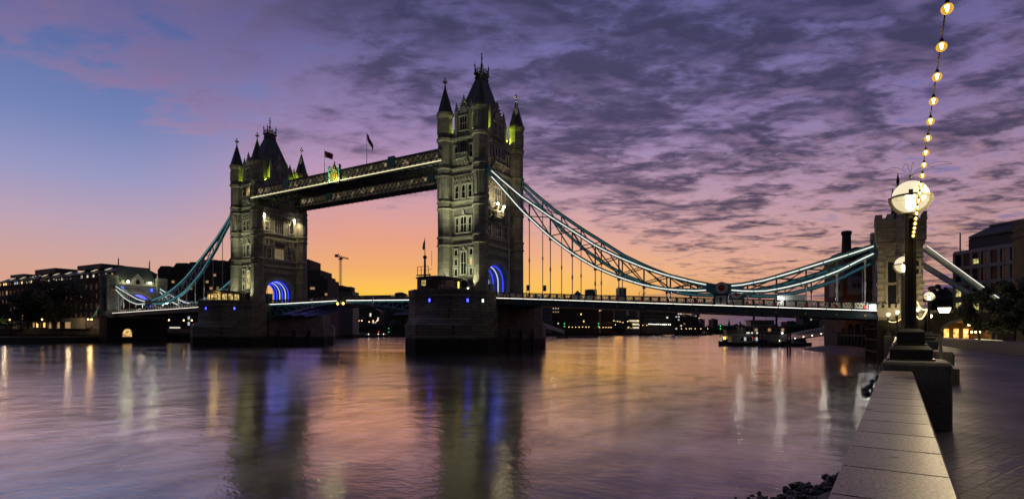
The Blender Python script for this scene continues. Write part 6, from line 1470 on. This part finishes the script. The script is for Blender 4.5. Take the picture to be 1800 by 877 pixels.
MB().lathe([(1.15,H_),(.98,H_+6.0),(1.15,H_+6.1),(1.2,H_+6.7),(1.0,H_+7.0)],18,(1.9,4)).build('chimney',dbrick,t)
MB().extr([(-2.0,10.6),(-.1,10.6),(-.1,14.2),(-.4,15),(-2.0,14.4)],'y',.5,4).bar((-1.8,2,10.6),(0,2,8.4),.2).build('hanging_bay',grey,t)
o=MB().box(.6,3.4,-1.6,0,11.0,14.6).taper((.5,3.5,-1.7,0),(.9,3.1,-.6,0),14.6,15.4).build('hanging_bay',grey,t)
for px_,pz in ((1.6,12.6),(2.6,12.6)): win(t,'glass',px_,pz,.6,1.0,-1.66)
win(t,'glass',-1.2,12.2,.5,1.0,.42)
wgrid(t,.6,Lg-2,1.2,5,8,1,.9,1.8,.12,('w_dim',),True,-.06,True); wgrid(t,4,Lg-2,6,15,6,3,.9,1.6,0,('w_dim',),True)
light('POINT','mill_lamp',tuple(atz(1484,132,9.6)),170,(1,.42,.12),size=.2)
p=atz(1481,134,0); 
# timber fender and service box at the foot of the gatehouse
t,Lg=frame('dark timber fender piles at the river corner of the near gatehouse','timber_fender','fender',(1524,104),(1546,90.5),0); m=MB()
for i in range(7): x=Lg*i/6; m.box(x-.25,x+.25,-.25,.25,-1,5.4+(i%2)*.4)
for z in (1.2,3.2,5.0): m.box(-.3,Lg+.3,-.35,-.2,z,z+.3)
m.build('pile',tm,t)
p=at(1533,563,99); t=thing('inspection_cradle','grey steel inspection cradle hanging under the deck beside the gatehouse','cradle',p,RZ); m=MB()
for z in (-.9,0,.9): m.box(-1.1,1.1,-.1,.1,z-.06,z+.06); m.box(-1.1,1.1,1.2,1.4,z-.06,z+.06)
for x in (-1.1,1.1): m.box(x-.06,x+.06,-.1,.1,-.95,1.6)
m.box(-1.3,1.3,-.3,1.5,-1.15,-.95).build('frame',grey,t)
p=Vector((-9.9,-85.2,8.3)); t=thing('deck_floodlight','bright white floodlight where the deck meets the near gatehouse','floodlight',p); MB().box(-.12,.12,-.5,.4,-.1,.9).build('lens',emis('deck_flood_lens',(.95,.97,1),3),t); MB().box(.12,.3,-1,.6,-.4,1.2).build('housing',T['iron'],t)
light('POINT','deck_flood',(-10.6,-84.9,8.8),120,(.95,.97,1),size=.3)
# ---- office block and gabled roof beyond the viaduct
t,Lo=frame('pale stone office block with brown panels and a few yellow windows, beyond the viaduct','office_block','office block',(1679,128),(1812,112),2.6); H_=hz(440,124,2.6); k=Lo/8
MB().box(0,Lo,0,16,0,H_).build('wall',dgrey,t); m=MB()
for i in range(9): m.box(i*k-.28,i*k+.28,-.35,.02,0,H_)
for j in range(5): z=H_-j*3.5; m.box(0,Lo,-.4,.02,z-.55,z+.25); 
for j in range(1,5): m.box(0,Lo,-.25,.02,H_-j*3.5-1.4,H_-j*3.5-.9) if False else 0
m.build('stone_frame',pale,t)
for i in range(8):
    for j in range(4):
        z=H_-(j+1)*3.5+.35; x=(i+.5)*k
        if (i+0)%3==1: MB().box(x-k*.36,x+k*.36,-.12,.0,z,z+2.5).build('brown_panel',brown,t)
        else:
            lit=(i,j) in ((2,0),(0,2),(0,3),(2,3)); w=MB().box(x-k*.34,x+k*.34,-.1,.0,z,z+2.5).box(x-.05,x+.05,-.16,-.08,z,z+2.5).build('window',T['glass'],t)
            if lit: MB().box(x-k*.32,x+k*.3,-.14,-.11,z+.15,z+(1.2 if j==0 else 2.3)).build('lit_pane',glow_mat('office_light',(1,.85,.3),.8,1.2,.3,.62),w)
MB().box(.5,Lo,3,15,H_,H_+3.2).box(5,Lo,5,14,H_+3.2,H_+5.4).build('penthouse',dgrey,t); MB().box(1,Lo,2.4,15.5,H_+3.2,H_+3.6).box(4,Lo,4.5,14.5,H_+5.4,H_+5.8).add([(1,2.4,H_+3.6),(Lo,2.4,H_+3.6),(Lo,15,H_+3.6),(1,15,H_+3.6),(4,5,H_+5.6),(Lo,5,H_+5.6),(Lo,14,H_+5.6),(4,14,H_+5.6)],[(0,1,5,4),(1,2,6,5),(2,3,7,6),(3,0,4,7)]).build('roof',T['slate'],t); MB().box(Lo*.62,Lo,7,13,H_+5.8,H_+8.2).build('plant_room',grey,t); MB().tube([(.3,1,0),(.3,1,H_+4.6)],.14,6).build('mast',T['iron'],t)
t,Lg=frame('dark gabled roof with skylights between the gatehouse and the office block','gabled_house','house',(1636,136),(1684,132),2.6); H_=hz(527,134,2.6)
MB().box(0,Lg,0,9,0,H_).build('wall',dbrick,t); MB().extr([(-.4,H_),(Lg+.4,H_),(Lg*.55,H_+3.2)],'y',-.4,9.4).build('roof',T['slate'],t)
for x in (.3,.75): MB().box(Lg*x-.4,Lg*x+.4,-.55,-.4,H_+.5,H_+1.2).build('skylight',grey,t)
tree('dark tree behind the near gatehouse, between it and the upper land tie',atz(1637,112,2.8),12.5,2.2,1500,.6,77,0,.25,None,.35)
# ---- large camera-side light that the place has: the sun is still below the horizon, so only a faint warm glow comes from the east
